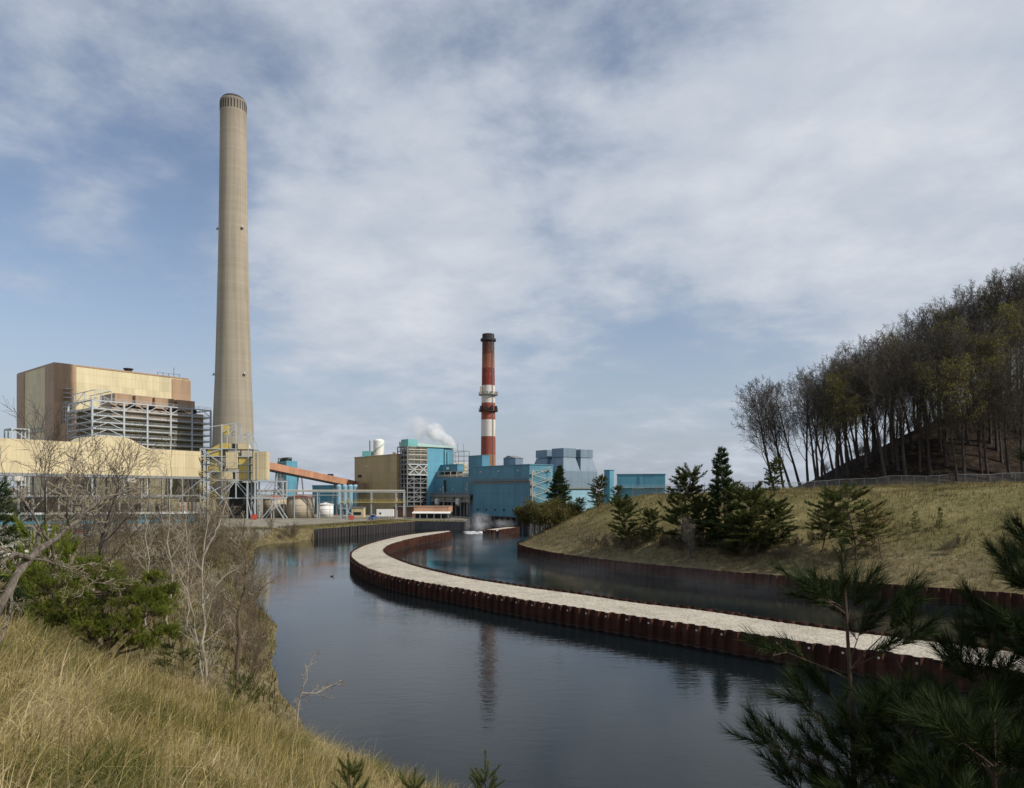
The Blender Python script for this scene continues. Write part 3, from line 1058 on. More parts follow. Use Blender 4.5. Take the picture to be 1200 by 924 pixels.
def striped_stack():
    D = 400.0
    t = thing("chimney", "red and white banded chimney with sooty dark top, behind the blue power station", "chimney", (wx(572.2, D), D, BASE))
    k = D / F_PX / 2
    H = z_at(392, D)
    m = MB()
    prof = [(18.4 * k, 0)]
    for py, w in ((560, 17.6), (533.6, 17.2), (512.4, 16.9), (493, 16.5), (473, 16.0), (452.5, 15.4), (432.7, 14.9), (416, 14.5), (401, 14.2), (393, 14.2)):
        prof.append((w * k, z_at(py, D)))
    prof += [(14.0 * k, H), (11 * k, H), (11 * k, H - 4)]
    m.lathe(prof, 40)
    sh = m.build("shaft", M["stack"], t)
    for p in sh.data.polygons:
        p.use_smooth = len(p.vertices) == 4
    r = 14.3 * k
    m = MB().lathe([(r + 0.05, z_at(400.5, D)), (r + 0.9, z_at(400, D)), (r + 0.9, z_at(397.6, D)), (r + 0.05, z_at(397, D))], 32)
    m.build("rim_gallery", M["dark"], t)
    for py, nm, mt in ((463, "platform", "steel"), (482, "platform", "dark")):
        z = z_at(py, D)
        rr = 16.0 * k
        m = MB().lathe([(rr, z - 0.5), (rr + 1.5, z - 0.3), (rr + 1.5, z), (rr, z)], 32)
        n = 24
        for i in range(n):
            a = 2 * PI * i / n
            b = 2 * PI * (i + 1) / n
            p, q = [np.array(((rr + 1.4) * math.cos(x), (rr + 1.4) * math.sin(x), z)) for x in (a, b)]
            m.beam(p, p + (0, 0, 1.3), 0.12)
            for h in (0.65, 1.3):
                m.beam(p + (0, 0, h), q + (0, 0, h), 0.1)
        pl = m.build(nm, M[mt], t)
        for a in (RX(-150), RX(-100), RX(-60), RX(-15), RX(60)):
            p = np.array((math.cos(a), math.sin(a))) * (rr + 0.75)
            hh = 2.6 if py == 482 else (4.2 if a < RX(-140) else 1.6)
            e = MB().box(p[0] - 0.6, p[0] + 0.6, p[1] - 0.6, p[1] + 0.6, z + 0.02, z + hh)
            e.build("equipment", M["dark" if py == 482 else "beige_steel"], pl)
    m = MB()
    a = RX(-50)
    for dd in (-0.3, 0.3):
        pts = [((pr[0] + 0.25) * math.cos(a) - dd * math.sin(a), (pr[0] + 0.25) * math.sin(a) + dd * math.cos(a), pr[1]) for pr in prof[:11]]
        m.path(pts, 0.1, 4)
    m.build("ladder", M["steel"], t)


def main_hall():
    t, w, d = block("screen_house", "big blue ribbed-metal hall standing over the water, nearest building of the works", "building", R12, 554.5, 620.5, 648, 295)
    z0, zt, zl = z_at(606.5, 295), z_at(545, 295), z_at(562.5, 295)
    MB().box(-w, 0, 0, d, z0, zt).build("wall", M["blue"], t)
    m = MB()
    m.box(-w - 0.25, 0.25, -0.25, d + 0.25, zt + 0.004, zt + 0.35)
    m.build("roof", M["blue"], t)
    m = MB()
    m.box(-w - 0.8, 1.0, -1.0, -0.02, zl - 0.35, zl - 0.1)
    m.box(-w - 0.1, -0.1, -0.2, -0.02, zl - 1.2, zl - 0.38)
    rail(m, [(-w - 0.8, -0.95, zl - 0.1), (0.9, -0.95, zl - 0.1)], 1.1, 0.08, 1.6)
    m.build("catwalk", M["steel"], t)
    # substructure: dark openings between concrete piers over the water
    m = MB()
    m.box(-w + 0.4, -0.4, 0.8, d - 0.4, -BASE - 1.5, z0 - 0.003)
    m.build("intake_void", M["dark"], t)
    m = MB()
    n = 10
    for i in range(n + 1):
        x = -w + 0.5 + (w - 1.0) * i / n
        m.box(x - 0.45, x + 0.45, -0.1, 0.78, -BASE - 1.5, z0 - 0.55)
    m.box(-w, 0, -0.12, 0.75, z0 - 0.5, z0 - 0.006)
    for i in range(5):
        y = 0.6 + (d - 1.2) * i / 4
        m.box(-0.38, 0.1, y - 0.4, y + 0.4, -BASE - 1.5, z0 - 0.55)
    m.build("pier", M["dark_concrete"], t)
    # lamps and small louvres on the front
    for i in range(6):
        x = -w + w * (i + 0.6) / 6.3
        m = MB().box(x - 0.5, x + 0.5, -0.12, -0.01, z0 + 2.2, z0 + 3.0)
        m.build("louvre", M["dark"], t)
    for i in range(3):
        x = -w + w * (i + 0.45) / 3.0
        m = MB().box(x - 0.3, x + 0.3, -0.4, -0.01, zt - 2.3, zt - 1.9)
        m.build("wall_lamp", M["white"], t)
    m = MB()
    for i in range(5):
        y = 1.5 + i * (d - 2.5) / 4.5
        m.box(0.01, 0.35, y, y + 0.5, zt - 2.6, zt - 2.2)
    m.build("wall_lamp", M["beige_steel"], t)
    # outside stair on the bright side
    m = MB()
    zz = z0
    y0, y1 = 1.0, d * 0.75
    k = 0
    H = (zl - z0) / 7
    while zz + H < zt - 1:
        a, b = (y0, y1) if k % 2 == 0 else (y1, y0)
        for off in (0.6, 1.4):
            m.beam((off, a, zz), (off, b, zz + H), 0.06, 0.1)
        m.beam((0.95, a, zz + 1), (0.95, b, zz + H + 1), 0.05)
        m.box(0.02, 1.6, min(b, b + 1 if b > a else b - 1), max(b, b + 1 if b > a else b - 1), zz + H - 0.08, zz + H + 0.04)
        rail(m, [(1.55, b - 0.6, zz + H), (1.55, b + 0.6, zz + H)], 1.1, 0.07, 0.6)
        zz += H
        k += 1
    for y in (y0 - 0.8, y1 + 0.8):
        m.beam((1.5, y, z0 - 2), (1.5, y, zz), 0.2)
    m.build("stair", M["beige_steel"], t)
    m = MB()
    m.box(0.02, 0.25, 0.15, 1.0, z0, zl)
    m.build("corner_duct", M["steel"], t)


def blue_blocks():
    # tall box behind and left of the main hall
    t, w, d = block("penthouse", "dark and pale blue tall box right before the banded chimney", "building", R12, 549, 565, 573.5, 324)
    zt = z_at(534.2, 324)
    MB().box(-w, 0, 0, d, 0, zt).build("wall", M["blue"], t)
    MB().box(-w - 0.15, 0.15, -0.15, d + 0.15, zt + 0.004, zt + 0.3).build("roof", M["blue"], t)
    # generating hall, left of the main hall
    t, w, d = block("turbine_hall", "dark blue lower works hall with pipe galleries, left of the big blue hall", "building", R12, 473, 556.5, 560, 328)
    D = 328
    zt, zb = z_at(559.6, D), z_at(590, D)
    zm = z_at(577.5, D)
    _, w484, _ = solve(R12, 484, 556.5, 560, D)
    d = 22
    m = MB()
    m.box(-w484, 0, 0, d, zb + 3.5, zt)
    m.box(-w, -w484 - 0.003, 0.5, d, zb + 3.5, z_at(570, D))
    m.box(-w * 0.62, -0.003, -0.6, -0.004, zm - 1.0, zm - 0.2)
    m.build("wall", M["blue"], t)
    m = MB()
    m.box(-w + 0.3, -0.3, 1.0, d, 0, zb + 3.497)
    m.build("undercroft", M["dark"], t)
    m = MB()
    n = 9
    for i in range(n + 1):
        x = -w + 0.6 + (w - 1.2) * i / n
        m.beam((x, -0.5, 0), (x, -0.5, zb + 3.4), 0.55)
        m.beam((x, -2.6, 0), (x, -2.6, zm - 1), 0.4)
    for z in (zb + 3.0, zb + 0.6, zm - 1.3):
        m.beam((-w, -2.6, z), (0, -2.6, z), 0.45)
        m.beam((-w, -0.5, z), (0, -0.5, z), 0.45)
    m.box(-w, 0, -2.7, -0.62, zb + 3.45, zb + 3.6)
    m.box(-w * 0.66, 0, -2.7, -0.62, zm - 0.95, zm - 0.75)
    rail(m, [(-w, -2.7, zb + 3.6), (0, -2.7, zb + 3.6)], 1.1, 0.1, 2.2)
    rail(m, [(-w * 0.66, -2.7, zm - 0.75), (0, -2.7, zm - 0.75)], 1.1, 0.1, 2.2)
    for i in range(4):
        x = -w * (0.95 - i * 0.22)
        m.beam((x, -2.6, 0), (x + 5, -2.6, zb + 3), 0.28)
    m.build("gallery_frame", M["steel"], t)
    m = MB()
    rr = random.Random(8)
    for i in range(5):
        z = zb + 0.8 + i * 0.55
        m.path([(-w + 1, -1.6, z), (-1, -1.6, z)], 0.16 + 0.1 * (i % 2), 8)
    for i in range(7):
        x = -w + 4 + rr.random() * (w - 8)
        m.path([(x, -1.3, 0.5), (x, -1.3, zt - 1 - rr.random() * 6)], 0.28, 8)
    m.build("pipe", M["beige_steel"], t)
    m = MB()
    m.box(-w * 0.70, -w * 0.52, -0.25, -0.01, zm - 6.5, zm - 2.2)
    m.box(-w * 0.40, -w * 0.37, -0.25, -0.01, zm - 5.5, zt - 1)
    m.build("opening", M["dark"], t)
    for x in (-w * 0.16, -w * 0.44, -w * 0.9):
        m = MB().lathe([(0.4, zm - 6.2), (1.35, zm - 5.2), (1.35, zm - 3.2), (0.5, zm - 2.6)], 14, (x, -2.0))
        m.build("vessel", M["pale_metal"], t)
    for i in range(6):
        m = MB().box(-w * 0.96 + i * w * 0.17, -w * 0.96 + i * w * 0.17 + 0.45, -0.3, -0.02, zm + 1.2, zm + 1.75)
        m.build("wall_lamp", M["white"], t)
    # roof deck with pipes and the blue cab along its top
    m = MB()
    m.box(-w484 + 6, -0.3, 1.0, d, zt + 0.004, zt + 0.5)
    m.build("roof", M["steel"], t)
    m = MB()
    for i in range(4):
        m.path([(-w484 + 8, 2 + i * 1.2, zt + 0.9 + 0.4 * i), (-1, 2 + i * 1.2, zt + 0.9 + 0.4 * i)], 0.28, 8)
    frame(m, -w484 + 6, -0.5, 1.2, 7, zt + 0.5, zt + 3.2, 9, 1, 1, 0.22, brace=11)
    rail(m, [(-w484 + 6, 0.9, zt + 0.5), (-0.3, 0.9, zt + 0.5)], 1.1, 0.1, 2)
    m.build("roof_pipework", M["beige_steel"], t)
    t, w, d = block("annexe", "long low blue block with pale end, on the pipe deck of the works", "building", R12, 500, 535, 543.5, 345)
    MB().box(-w, 0, 0.5, d, z_at(553, 345), z_at(544.8, 345)).build("wall", M["blue"], t)
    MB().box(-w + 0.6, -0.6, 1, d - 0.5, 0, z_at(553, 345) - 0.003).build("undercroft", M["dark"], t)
    m = MB().box(-w * 0.34, -w * 0.26, 0.2, 0.49, z_at(550, 345), z_at(547, 345))
    m.build("fan", M["white"], t)
    MB().box(-w - 0.2, 0.2, 0.3, d + 0.2, z_at(544.8, 345) + 0.004, z_at(544.8, 345) + 0.35).build("roof", M["blue"], t)


def boiler_tower():
    t, w, d = block("boiler_tower", "tall open steel boiler tower with turquoise top and teal wall, beside the tan block", "building", R12, 466, 477.5, 531, 345)
    D = 345
    zt = z_at(523.2, D)
    zlo = z_at(556, D)
    _, _, y500 = solve(R12, 466, 477.5, 500.5, D)
    _, _, y520 = solve(R12, 466, 477.5, 520, D)
    f = MB()
    frame(f, -w, -0.2, 0, y500, 0, zt, 3, 3, 15, 0.4, brace=3)
    f.build("stair_frame", M["steel"], t)
    m = MB()
    for k in range(6):
        z = zt - 1.6 - k * 2.35
        m.box(-w + 0.6, 0.15, 0.5, y500 - 0.05, z, z + 0.55)
        rail(m, [(0.15, 0.5, z + 0.55), (0.15, y500, z + 0.55)], 1.0, 0.1, 1.5)
    m.build("deck", M["beige_steel"], t)
    m = MB().box(-w + 1.4, -1.2, 1.4, y500, 2, zt - 1)
    m.build("core", M["dark"], t)
    m = MB()
    m.beam((0.2, 0.6, zlo), (0.2, y500 * 0.55, zlo + 4.5), 0.5)
    m.beam((0.2, y500 * 0.55, zlo + 4.5), (0.2, y500, zlo + 0.5), 0.5)
    m.beam((0.2, 0.6, zlo + 4.5), (0.2, y500 * 0.55, zlo), 0.5)
    m.beam((0.2, y500 * 0.55, zlo), (0.2, y500, zlo + 4.7), 0.5)
    m.beam((0.2, 0.2, zlo + 4.7), (0.2, y500, zlo + 4.7), 0.6)
    m.beam((0.2, 0.2, zlo - 0.2), (0.2, y500, zlo - 0.2), 0.6)
    m.build("brace", M["white_steel"], t)
    MB().box(-w - 8, 0, y500 + 0.01, y520, 0, zt - 0.2).build("wall", M["teal"], t)
    MB().box(-w - 8, -0.3, y520 + 0.01, d, 0, zt - 0.25).build("wall", M["blue"], t)
    m = MB()
    m.path([(0.4, y520 + 0.6, 4), (0.4, y520 + 0.6, zt - 1)], 0.35, 8)
    m.path([(0.4, y520 + 2.1, 4), (0.4, y520 + 2.1, zt - 2)], 0.25, 8)
    m.build("pipe", M["turq"], t)
    # roof: turquoise head-house, then the pale green slope behind it
    h = MB()
    _, _, y488 = solve(R12, 466, 477.5, 489, D)
    h.box(-w - 0.3 + 3, 0.1, 0.3, y488, zt + 0.01, z_at(514.6, D))
    h.build("head_house", M["turq"], t)
    r = MB()
    z1, z2 = z_at(517.5, D), zt + 0.02
    r.add([(-w - 8, y488 + 0.01, z2), (0.6, y488 + 0.01, z2), (0.6, d + 1.5, z2), (-w - 8, d + 1.5, z2),
           (-w - 8, y488 + 0.01, z1 + 1.0), (0.6, y488 + 0.01, z2 + 0.35), (0.6, d + 1.5, z2 + 0.35), (-w - 8, d + 1.5, z1 + 0.6)],
          [(0, 3, 2, 1), (4, 5, 6, 7), (0, 1, 5, 4), (1, 2, 6, 5), (2, 3, 7, 6), (3, 0, 4, 7)])
    r.build("roof", M["green_roof"], t)
    # railed frame with cream vents to the right
    m = MB()
    frame(m, -w - 4, -0.5, d + 0.4, d + 10, z_at(550, D), zt - 1.0, 1, 3, 4, 0.22, brace=9)
    for y in (d + 3, d + 6.5):
        m.beam((-0.5, y, zt - 1), (-0.5, y, zt + 2.5), 0.15)
    m.build("side_frame", M["steel"], t)
    m = MB().box(-w - 3, -1.4, d + 1.2, d + 9.4, z_at(552, D), z_at(541, D))
    m.build("side_casing", M["cream_pale"], t)
    return t


def tan_block():
    t, w, d = block("bunker_house", "plain windowless tan block beside the steel boiler tower", "building", R12, 415.5, 465, 466.6, 350)
    D = 350
    zt = z_at(533, D)
    d = 18
    MB().box(-w, 0, 0, d, 0, zt).build("wall", M["tan"], t)
    m = MB().box(-w - 0.2, 0.2, -0.2, d, zt + 0.004, zt + 0.45)
    m.cyl((-w * 0.22, 4), 0.7, zt + 0.45, zt + 1.7, 10)
    m.build("roof", M["tan"], t)
    MB().box(-w * 0.91, -w * 0.82, -0.3, -0.01, z_at(559.5, D + 27), z_at(556.5, D + 27)).build("louvre", M["dark"], t)
    MB().box(-w * 0.72, -w * 0.62, -0.2, -0.01, z_at(547, D + 20), z_at(545.4, D + 20)).build("hatch", M["beige_steel"], t)
    MB().box(-w + 0.4, -w * 0.70, -2.2, -0.01, z_at(575.5, D + 25), z_at(566.5, D + 25)).build("transfer_house", M["brown"], t)
    # silo on the roof
    x = -w * 0.66
    zb, zz = zt + 0.46, z_at(514.6, 372)
    s = thing("silo", "white silo with green spiral stair standing on the tan block roof", "silo", (0, 0, 0), 0)
    P = np.array(t.location[:2]) + np.array((math.cos(R12) * x - math.sin(R12) * 6, math.sin(R12) * x + math.cos(R12) * 6))
    s.location = (P[0], P[1], BASE + zb)
    h = zz - zb
    MB().lathe([(2.6, 0), (2.75, 0.3), (2.75, h - 0.7), (2.3, h - 0.1), (1.2, h + 0.25)], 24).build("shell", M["white"], s, smooth=False)
    m = MB()
    pts = [(3.0 * math.cos(a), 3.0 * math.sin(a), 1 + (h - 1.5) * k / 30) for k, a in ((k, RX(-170) + k * RX(6.5)) for k in range(31))]
    m.path(pts, 0.32, 5)
    m.build("spiral_stair", M["green_roof"], s)
    m = MB()
    m.box(-8, -3.3, -2, 2, -0.4, 2.6)
    m.build("filter_box", M["turq"], s)
    m = MB().cyl((-4.2, -1.5), 0.35, 2.6, 8.0, 8)
    m.build("vent_pipe", M["steel"], s)


def hoppers():
    t, w, d = block("filter_house", "grey-blue filter house with big sloping hoods and flat caps, behind dark pines", "building", R12, 622, 660, 700, 318)
    D = 318
    z1, z2, z3 = z_at(552, D), z_at(571, D), 0
    MB().box(-w, 0, 0, d, z2, z1).build("wall", M["blue_grey"], t)
    MB().box(-w - 0.1, 0.1, -0.1, d + 0.1, z2 - 0.7, z2 - 0.004).build("ledge", M["steel"], t)
    MB().box(-w + 0.6, -0.6, 0.6, d - 0.6, z3, z2 - 0.71).build("base_wall", M["pale_blue"], t)
    zc, zt = z_at(534, D), z_at(526, D)
    n = 2
    for i, (x0, x1, y0, y1, dz) in enumerate(((-w * 0.5, 0, 0, d * 0.5, 0.4), (-w * 0.5, 0, d * 0.5, d, 0.2), (-w, -w * 0.5, 0, d * 0.5, 0.1), (-w, -w * 0.5, d * 0.5, d, 0.0))):
        cx0, cx1 = x0 + (x1 - x0) * 0.2, x1 - (x1 - x0) * 0.14
        cy0, cy1 = y0 + (y1 - y0) * 0.15, y1 - (y1 - y0) * 0.17
        m = MB().frustum((x0 + 0.05, x1 - 0.05, y0 + 0.05, y1 - 0.05), (cx0, cx1, cy0, cy1), z1 + 0.006, zc - 0.6)
        h = m.build("hood", M["blue_grey"], t)
        m = MB().bbox(cx0 - 0.25, cx1 + 0.25, cy0 - 0.3, cy1 + 0.3, zc - 0.45, zt + dz, 0.1)
        m.build("cap", M["blue_grey"], h)
    # dark duct box at the left
    t2, w2, d2 = block("duct_house", "small grey-blue plant room with pitched top, right of the banded chimney", "building", R12, 590, 604, 613, 326)
    zt = z_at(537, 326)
    m = MB().box(-w2, 0, 0, d2, 0, zt)
    m.build("wall", M["blue_grey"], t2)
    m = MB()
    m.add([(-w2 - 0.2, -0.2, zt + 0.01), (0.2, -0.2, zt + 0.01), (0.2, d2 + 0.2, zt + 0.01), (-w2 - 0.2, d2 + 0.2, zt + 0.01), (-w2 * 0.6, -0.2, zt + 1.3), (-w2 * 0.6, d2 + 0.2, zt + 1.3)],
          [(0, 3, 2, 1), (0, 4, 5, 3), (1, 2, 5, 4), (0, 1, 4), (2, 3, 5)])
    m.build("roof", M["steel"], t2)
    # small teal tower and the long low teal building
    t, w, d = block("pump_house", "slim teal tower beside the grey-blue filter house", "building", R12, 708, 714.5, 719.5, 335)
    MB().box(-w, 0, 0, d, 0, z_at(551.5, 335)).build("wall", M["teal"], t)
    m = MB().box(-w - 0.2, 0.2, -0.2, d + 0.2, z_at(551.5, 335) + 0.004, z_at(551.5, 335) + 0.3)
    m.build("roof", M["blue"], t)
    m = MB()
    rail(m, [(-w - 9, 1, z_at(566, 335)), (-w, 1, z_at(566, 335))], 2.6, 0.12, 1.5)
    for x in (-w - 9, -w - 5, -w - 1):
        m.beam((x, 1, 0), (x, 1, z_at(566, 335)), 0.25)
    m.build("walkway", M["steel"], t)
    t, w, d = block("storehouse", "long flat-roofed teal building just above the dune crest", "building", RX(-12), 723, 779.5, 781, 335)
    d = 12
    zt = z_at(556.3, 335)
    MB().box(-w, 0, 0, d, 0, zt).build("wall", M["teal"], t)
    MB().box(-w - 0.2, 0.2, -0.2, d + 0.2, zt + 0.004, zt + 0.35).build("roof", M["blue"], t)
    m = MB()
    z = z_at(571.5, 335)
    m.box(-w, 0, -1.2, -0.01, z - 0.2, z)
    rail(m, [(-w, -1.15, z), (0, -1.15, z)], 1.1, 0.1, 2.2)
    m.build("catwalk", M["white_steel"], t)
    m = MB().beam((-w * 0.53, -0.12, z + 1), (-w * 0.53, -0.12, zt - 0.2), 0.22)
    m.build("downpipe", M["blue"], t)
    m = MB()
    rail(m, [(0.4, 2, z_at(572, 335)), (4.4, 2, z_at(572, 335))], 1.6, 0.12, 1.4)
    m.beam((4.4, 2, 0), (4.4, 2, z_at(572, 335)), 0.3)
    m.build("landing", M["white_steel"], t)


def gallery():
    """the covered conveyor gallery and the transfer tower of the far-left works"""
    a, b = np.array((wx(-30, 232), 232.0)), np.array((wx(236, 300), 300.0))
    a = a - (b - a) / np.linalg.norm(b - a) * 55
    L = np.linalg.norm(b - a)
    rz = math.atan2(*(b - a)[::-1])
    t = thing("conveyor_gallery", "long cream clad covered gallery carried on steel trestles, at the left", "gallery", (a[0], a[1], BASE), rz)
    zb, zt = 20.6 - BASE, 30.8 - BASE

    def lx(px):  # distance along the gallery that shows in this column
        u = (px - 600) / F_PX
        d = (b - a) / L
        return (u * a[1] - a[0]) / (d[0] - u * d[1])
    m = MB()
    # one long body with a swelling in the roofline
    xs = [0, lx(91), lx(97), lx(103), lx(112), lx(130), lx(147), lx(154), lx(163), lx(172), lx(180), L]
    zs = [zt + 0.6, zt + 1.0, zt + 1.5, zt + 2.7, zt + 3.5, zt + 3.9, zt + 3.7, zt + 3.1, zt + 1.6, zt + 0.3, zt, zt]
    vs, n = [], len(xs)
    for x, z in zip(xs, zs):
        vs += [(x, 0, zb), (x, 0, z), (x, 9, z), (x, 9, zb)]
    fs = []
    for i in range(n - 1):
        for k in range(4):
            fs.append((i * 4 + k, i * 4 + 4 + k, i * 4 + 4 + (k + 1) % 4, i * 4 + (k + 1) % 4))
    fs += [(0, 1, 2, 3), tuple(4 * (n - 1) + k for k in (3, 2, 1, 0))]
    m.add(vs, fs)
    m.build("casing", M["cream_pale"], t)
    m = MB()
    m.box(0, L, -0.3, 9.3, zb - 1.0, zb - 0.01)
    m.build("girder", M["steel"], t)
    m = MB()
    n = 16
    for i in range(n + 1):
        x = L * i / n
        for y in (0.2, 8.8):
            m.beam((x, y, -1), (x, y, zb - 1), 0.55)
        if i < n:
            x2 = L * (i + 1) / n
            m.beam((x, 0.2, zb - 7.6), (x2, 0.2, zb - 7.6), 0.5)
            if i % 2 == 0:
                m.beam((x, 0.2, 0), (x2, 0.2, zb - 7.6), 0.3)
            else:
                m.beam((x, 0.2, zb - 7.6), (x2, 0.2, zb - 1), 0.3)
    m.build("trestle", M["dim_steel"], t)
    m = MB()
    for x in (lx(152), lx(20)):
        m.lathe([(0.6, zb - 3.0), (1.6, zb - 2.6), (1.6, zb - 1.1)], 12, (x, -0.6))
    m.build("vent", M["pale_metal"], t)
    # small frame on the roof at the far left
    t2 = thing("roof_gantry", "pale steel gantry standing behind the cream gallery at the left edge", "gantry", (wx(10, 300), 300, BASE), R3)
    m = MB()
    frame(m, -5, 4, 0, 6, 0, z_at(503, 300), 2, 1, 8, 0.45, brace=5)
    m.build("frame", M["white_steel"], t2)
    m = MB().box(-5, 4, 0.3, 5.7, z_at(504, 300), z_at(503.6, 300))
    m.build("deck", M["steel"], t2)
    # low building behind the trestle
    t3 = thing("workshop", "brown-grey low building half hidden below the cream gallery", "building", (wx(120, 300), 300, BASE), rz)
    MB().box(-55, 34, 0, 14, 0, 8.5).build("wall", M["olive"], t3)
    MB().box(-55.5, 34.5, -0.5, 14.5, 8.51, 9.0).build("roof", M["steel"], t3)
    for i in range(8):
        x = -50 + i * 10
        f = MB().box(x, x + 5, -0.15, -0.01, 3, 6).build("window", M["steel"], t3)
        MB().box(x + 0.3, x + 4.7, -0.2, -0.151, 3.3, 5.7).build("pane", M["glass"], f)


def tower():
    D = 300.0
    t = thing("transfer_tower", "yellow and cream transfer tower of open grey steel, in front of the tall concrete chimney", "tower", (wx(238, D), D, BASE), RX(8))
    k = D / F_PX
    W = (300 - 238) * k

    def X(px):
        return (px - 238) * k

    def Z(py):
        return z_at(py, D)
    f = MB()
    cols = [X(p) for p in (235, 240, 259, 275, 289, 296)]
    dep = 9.0
    for i, x in enumerate(cols):
        top = Z(526) if i in (0, 1, 5) else (Z(497) if i in (2, 3) else Z(507))
        for y in (0, dep):
            f.beam((x, y, 0 if i in (0, 1, 5) else Z(584)), (x, y, top), 0.42)
    for py in (526, 535, 544, 553, 563, 584):
        for y in (0, dep):
            f.beam((cols[0], y, Z(py)), (cols[-1], y, Z(py)), 0.45 if py in (563, 584) else 0.3)
        for x in cols:
            f.beam((x, 0, Z(py)), (x, dep, Z(py)), 0.3)
    for (a, pa, b, pb) in ((0, 526, 2, 544), (2, 544, 0, 563), (0, 535, 2, 526), (1, 563, 2, 584), (0, 584, 2, 570), (2, 584, 3, 563), (3, 563, 5, 584), (3, 566, 4, 584), (2, 575, 3, 563), (4, 507, 5, 526), (2, 507, 3, 497), (3, 516, 4, 505)):
        f.beam((cols[a], 0, Z(pa)), (cols[b], 0, Z(pb)), 0.32)
        f.beam((cols[a], dep, Z(pa)), (cols[b], dep, Z(pb)), 0.32)
    f.beam((X(240), 1, Z(501)), (X(277), 1, Z(495)), 0.35)
    f.beam((X(262), 1, Z(510)), (X(292), 1, Z(509)), 0.35)
    f.beam((X(262), 1, Z(511)), (X(276), 1, Z(503)), 0.35)
    f.beam((X(250), 0, Z(584)), (X(250), 0, 0), 0.5)
    f.beam((X(250), 0, Z(600)), (X(262), 0, Z(584)), 0.25)
    f.beam((X(275), 0, Z(612)), (X(262), 0, Z(584)), 0.25)
    f.build("frame", M["white_steel"], t)
    m = MB()
    for py in (526, 535, 544, 553, 563):
        m.box(cols[0], cols[-1], 0.3, dep - 0.3, Z(py) - 0.18, Z(py) - 0.02)
    m.build("deck", M["steel"], t)
    s = MB()
    zz = 0
    kk = 0
    while zz < Z(545):
        a, b = (cols[0] - 0.2, cols[1] + 5.0) if kk % 2 == 0 else (cols[1] + 5.0, cols[0] - 0.2)
        s.beam((a, -0.8, zz), (b, -0.8, zz + 3.1), 0.5, 0.25)
        s.beam((a, -1.2, zz + 1.0), (b, -1.2, zz + 4.1), 0.1)
        zz += 3.1
        kk += 1
    s.build("stair", M["yellow"], t)
    m = MB()
    m.box(X(264), X(277), -0.5, 5, Z(549), Z(530))
    m.build("cream_casing", M["cream_pale"], t)
    m = MB()
    m.box(X(258), X(271), -0.45, 5, Z(561.5), Z(553.6))
    m.build("cream_casing", M["cream_pale"], t)
    m = MB()
    m.add([(X(277), -0.4, Z(526.4)), (X(290), -0.4, Z(526.4)), (X(287), -0.4, Z(519.5)), (X(277), -0.4, Z(519)), (X(277), 6, Z(526.4)), (X(290), 6, Z(526.4)), (X(287), 6, Z(519.5)), (X(277), 6, Z(519))],
          [(0, 1, 2, 3), (4, 7, 6, 5), (0, 4, 5, 1), (1, 5, 6, 2), (2, 6, 7, 3), (3, 7, 4, 0)])
    m.build("cream_hood", M["cream_pale"], t)
    for bx in ((X(243), X(259), 0.4, 6, Z(534.6), Z(526.4)), (X(243), X(258), 0.4, 6, Z(552.6), Z(546)), (X(278), X(289), 0.4, 6, Z(562), Z(536)), (X(258.5), X(264), 0.8, 5, Z(509), Z(498))):
        MB().box(*bx).build("yellow_casing", M["yellow"], t)
    m = MB()
    m.add([(X(246), 0.2, Z(526.3)), (X(265), 0.2, Z(526.3)), (X(265), 0.2, Z(519)), (X(258), 0.2, Z(519)), (X(246), 6, Z(526.3)), (X(265), 6, Z(526.3)), (X(265), 6, Z(519)), (X(258), 6, Z(519))],
          [(0, 1, 2, 3), (4, 7, 6, 5), (0, 4, 5, 1), (1, 5, 6, 2), (2, 6, 7, 3), (3, 7, 4, 0)])
    m.build("yellow_hood", M["yellow"], t)
    MB().path([(X(247), 4, Z(584)), (X(247), 4, 0)], 0.9, 10).build("yellow_chute", M["yellow"], t)
    MB().box(X(270), X(276), 1, 5, Z(526), Z(519.6)).build("dark_fill", M["dark"], t)
    m = MB().box(X(262), X(291), dep - 1, dep + 5, Z(610), Z(565.5))
    m.build("dark_fill", M["dark"], t)  # dark box stands in for the shadow at the chimney foot
    # the bay carrying the cream box, to the right
    t2 = thing("trestle_bridge", "pale steel truss bridge with a tall cream box on top, right of the transfer tower", "trestle", (wx(297, D), D - 1, BASE), RX(4))
    k0 = 297

    def X2(px):
        return (px - k0) * k
    f = MB()
    for y in (0, 6):
        for px in (300, 332):
            f.beam((X2(px), y, 0 if px == 300 else Z(584)), (X2(px), y, Z(564)), 0.5)
        f.beam((X2(297), y, Z(564.3)), (X2(332), y, Z(564.3)), 0.55)
        f.beam((X2(297), y, Z(584)), (X2(332), y, Z(584)), 0.6)
        f.beam((X2(303), y, Z(584)), (X2(317), y, Z(565)), 0.35)
        f.beam((X2(317), y, Z(565)), (X2(332), y, Z(582)), 0.35)
        f.beam((X2(318), y, Z(584)), (X2(333), y, 0), 0.4)
        f.beam((X2(322), y, Z(590)), (X2(307), y, 0), 0.3)
        f.beam((X2(291), y, 0), (X2(291), y, Z(564)), 0.5)
        f.beam((X2(296), y, 0), (X2(291), y, Z(584)), 0.28)
    for px in (300, 316, 332):
        for py in (564.3, 584):
            f.beam((X2(px), 0, Z(py)), (X2(px), 6, Z(py)), 0.35)
    rail(f, [(X2(312), 0, Z(564)), (X2(332), 0, Z(564))], 1.1, 0.1, 2)
    f.build("frame", M["white_steel"], t2)
    m = MB().box(X2(297.2), X2(312.5), 0.2, 5.5, Z(562.6), Z(529.5))
    m.build("cream_box", M["cream_pale"], t2)
    m = MB().beam((X2(302), 0.05, Z(562)), (X2(302), 0.05, Z(530)), 0.25)
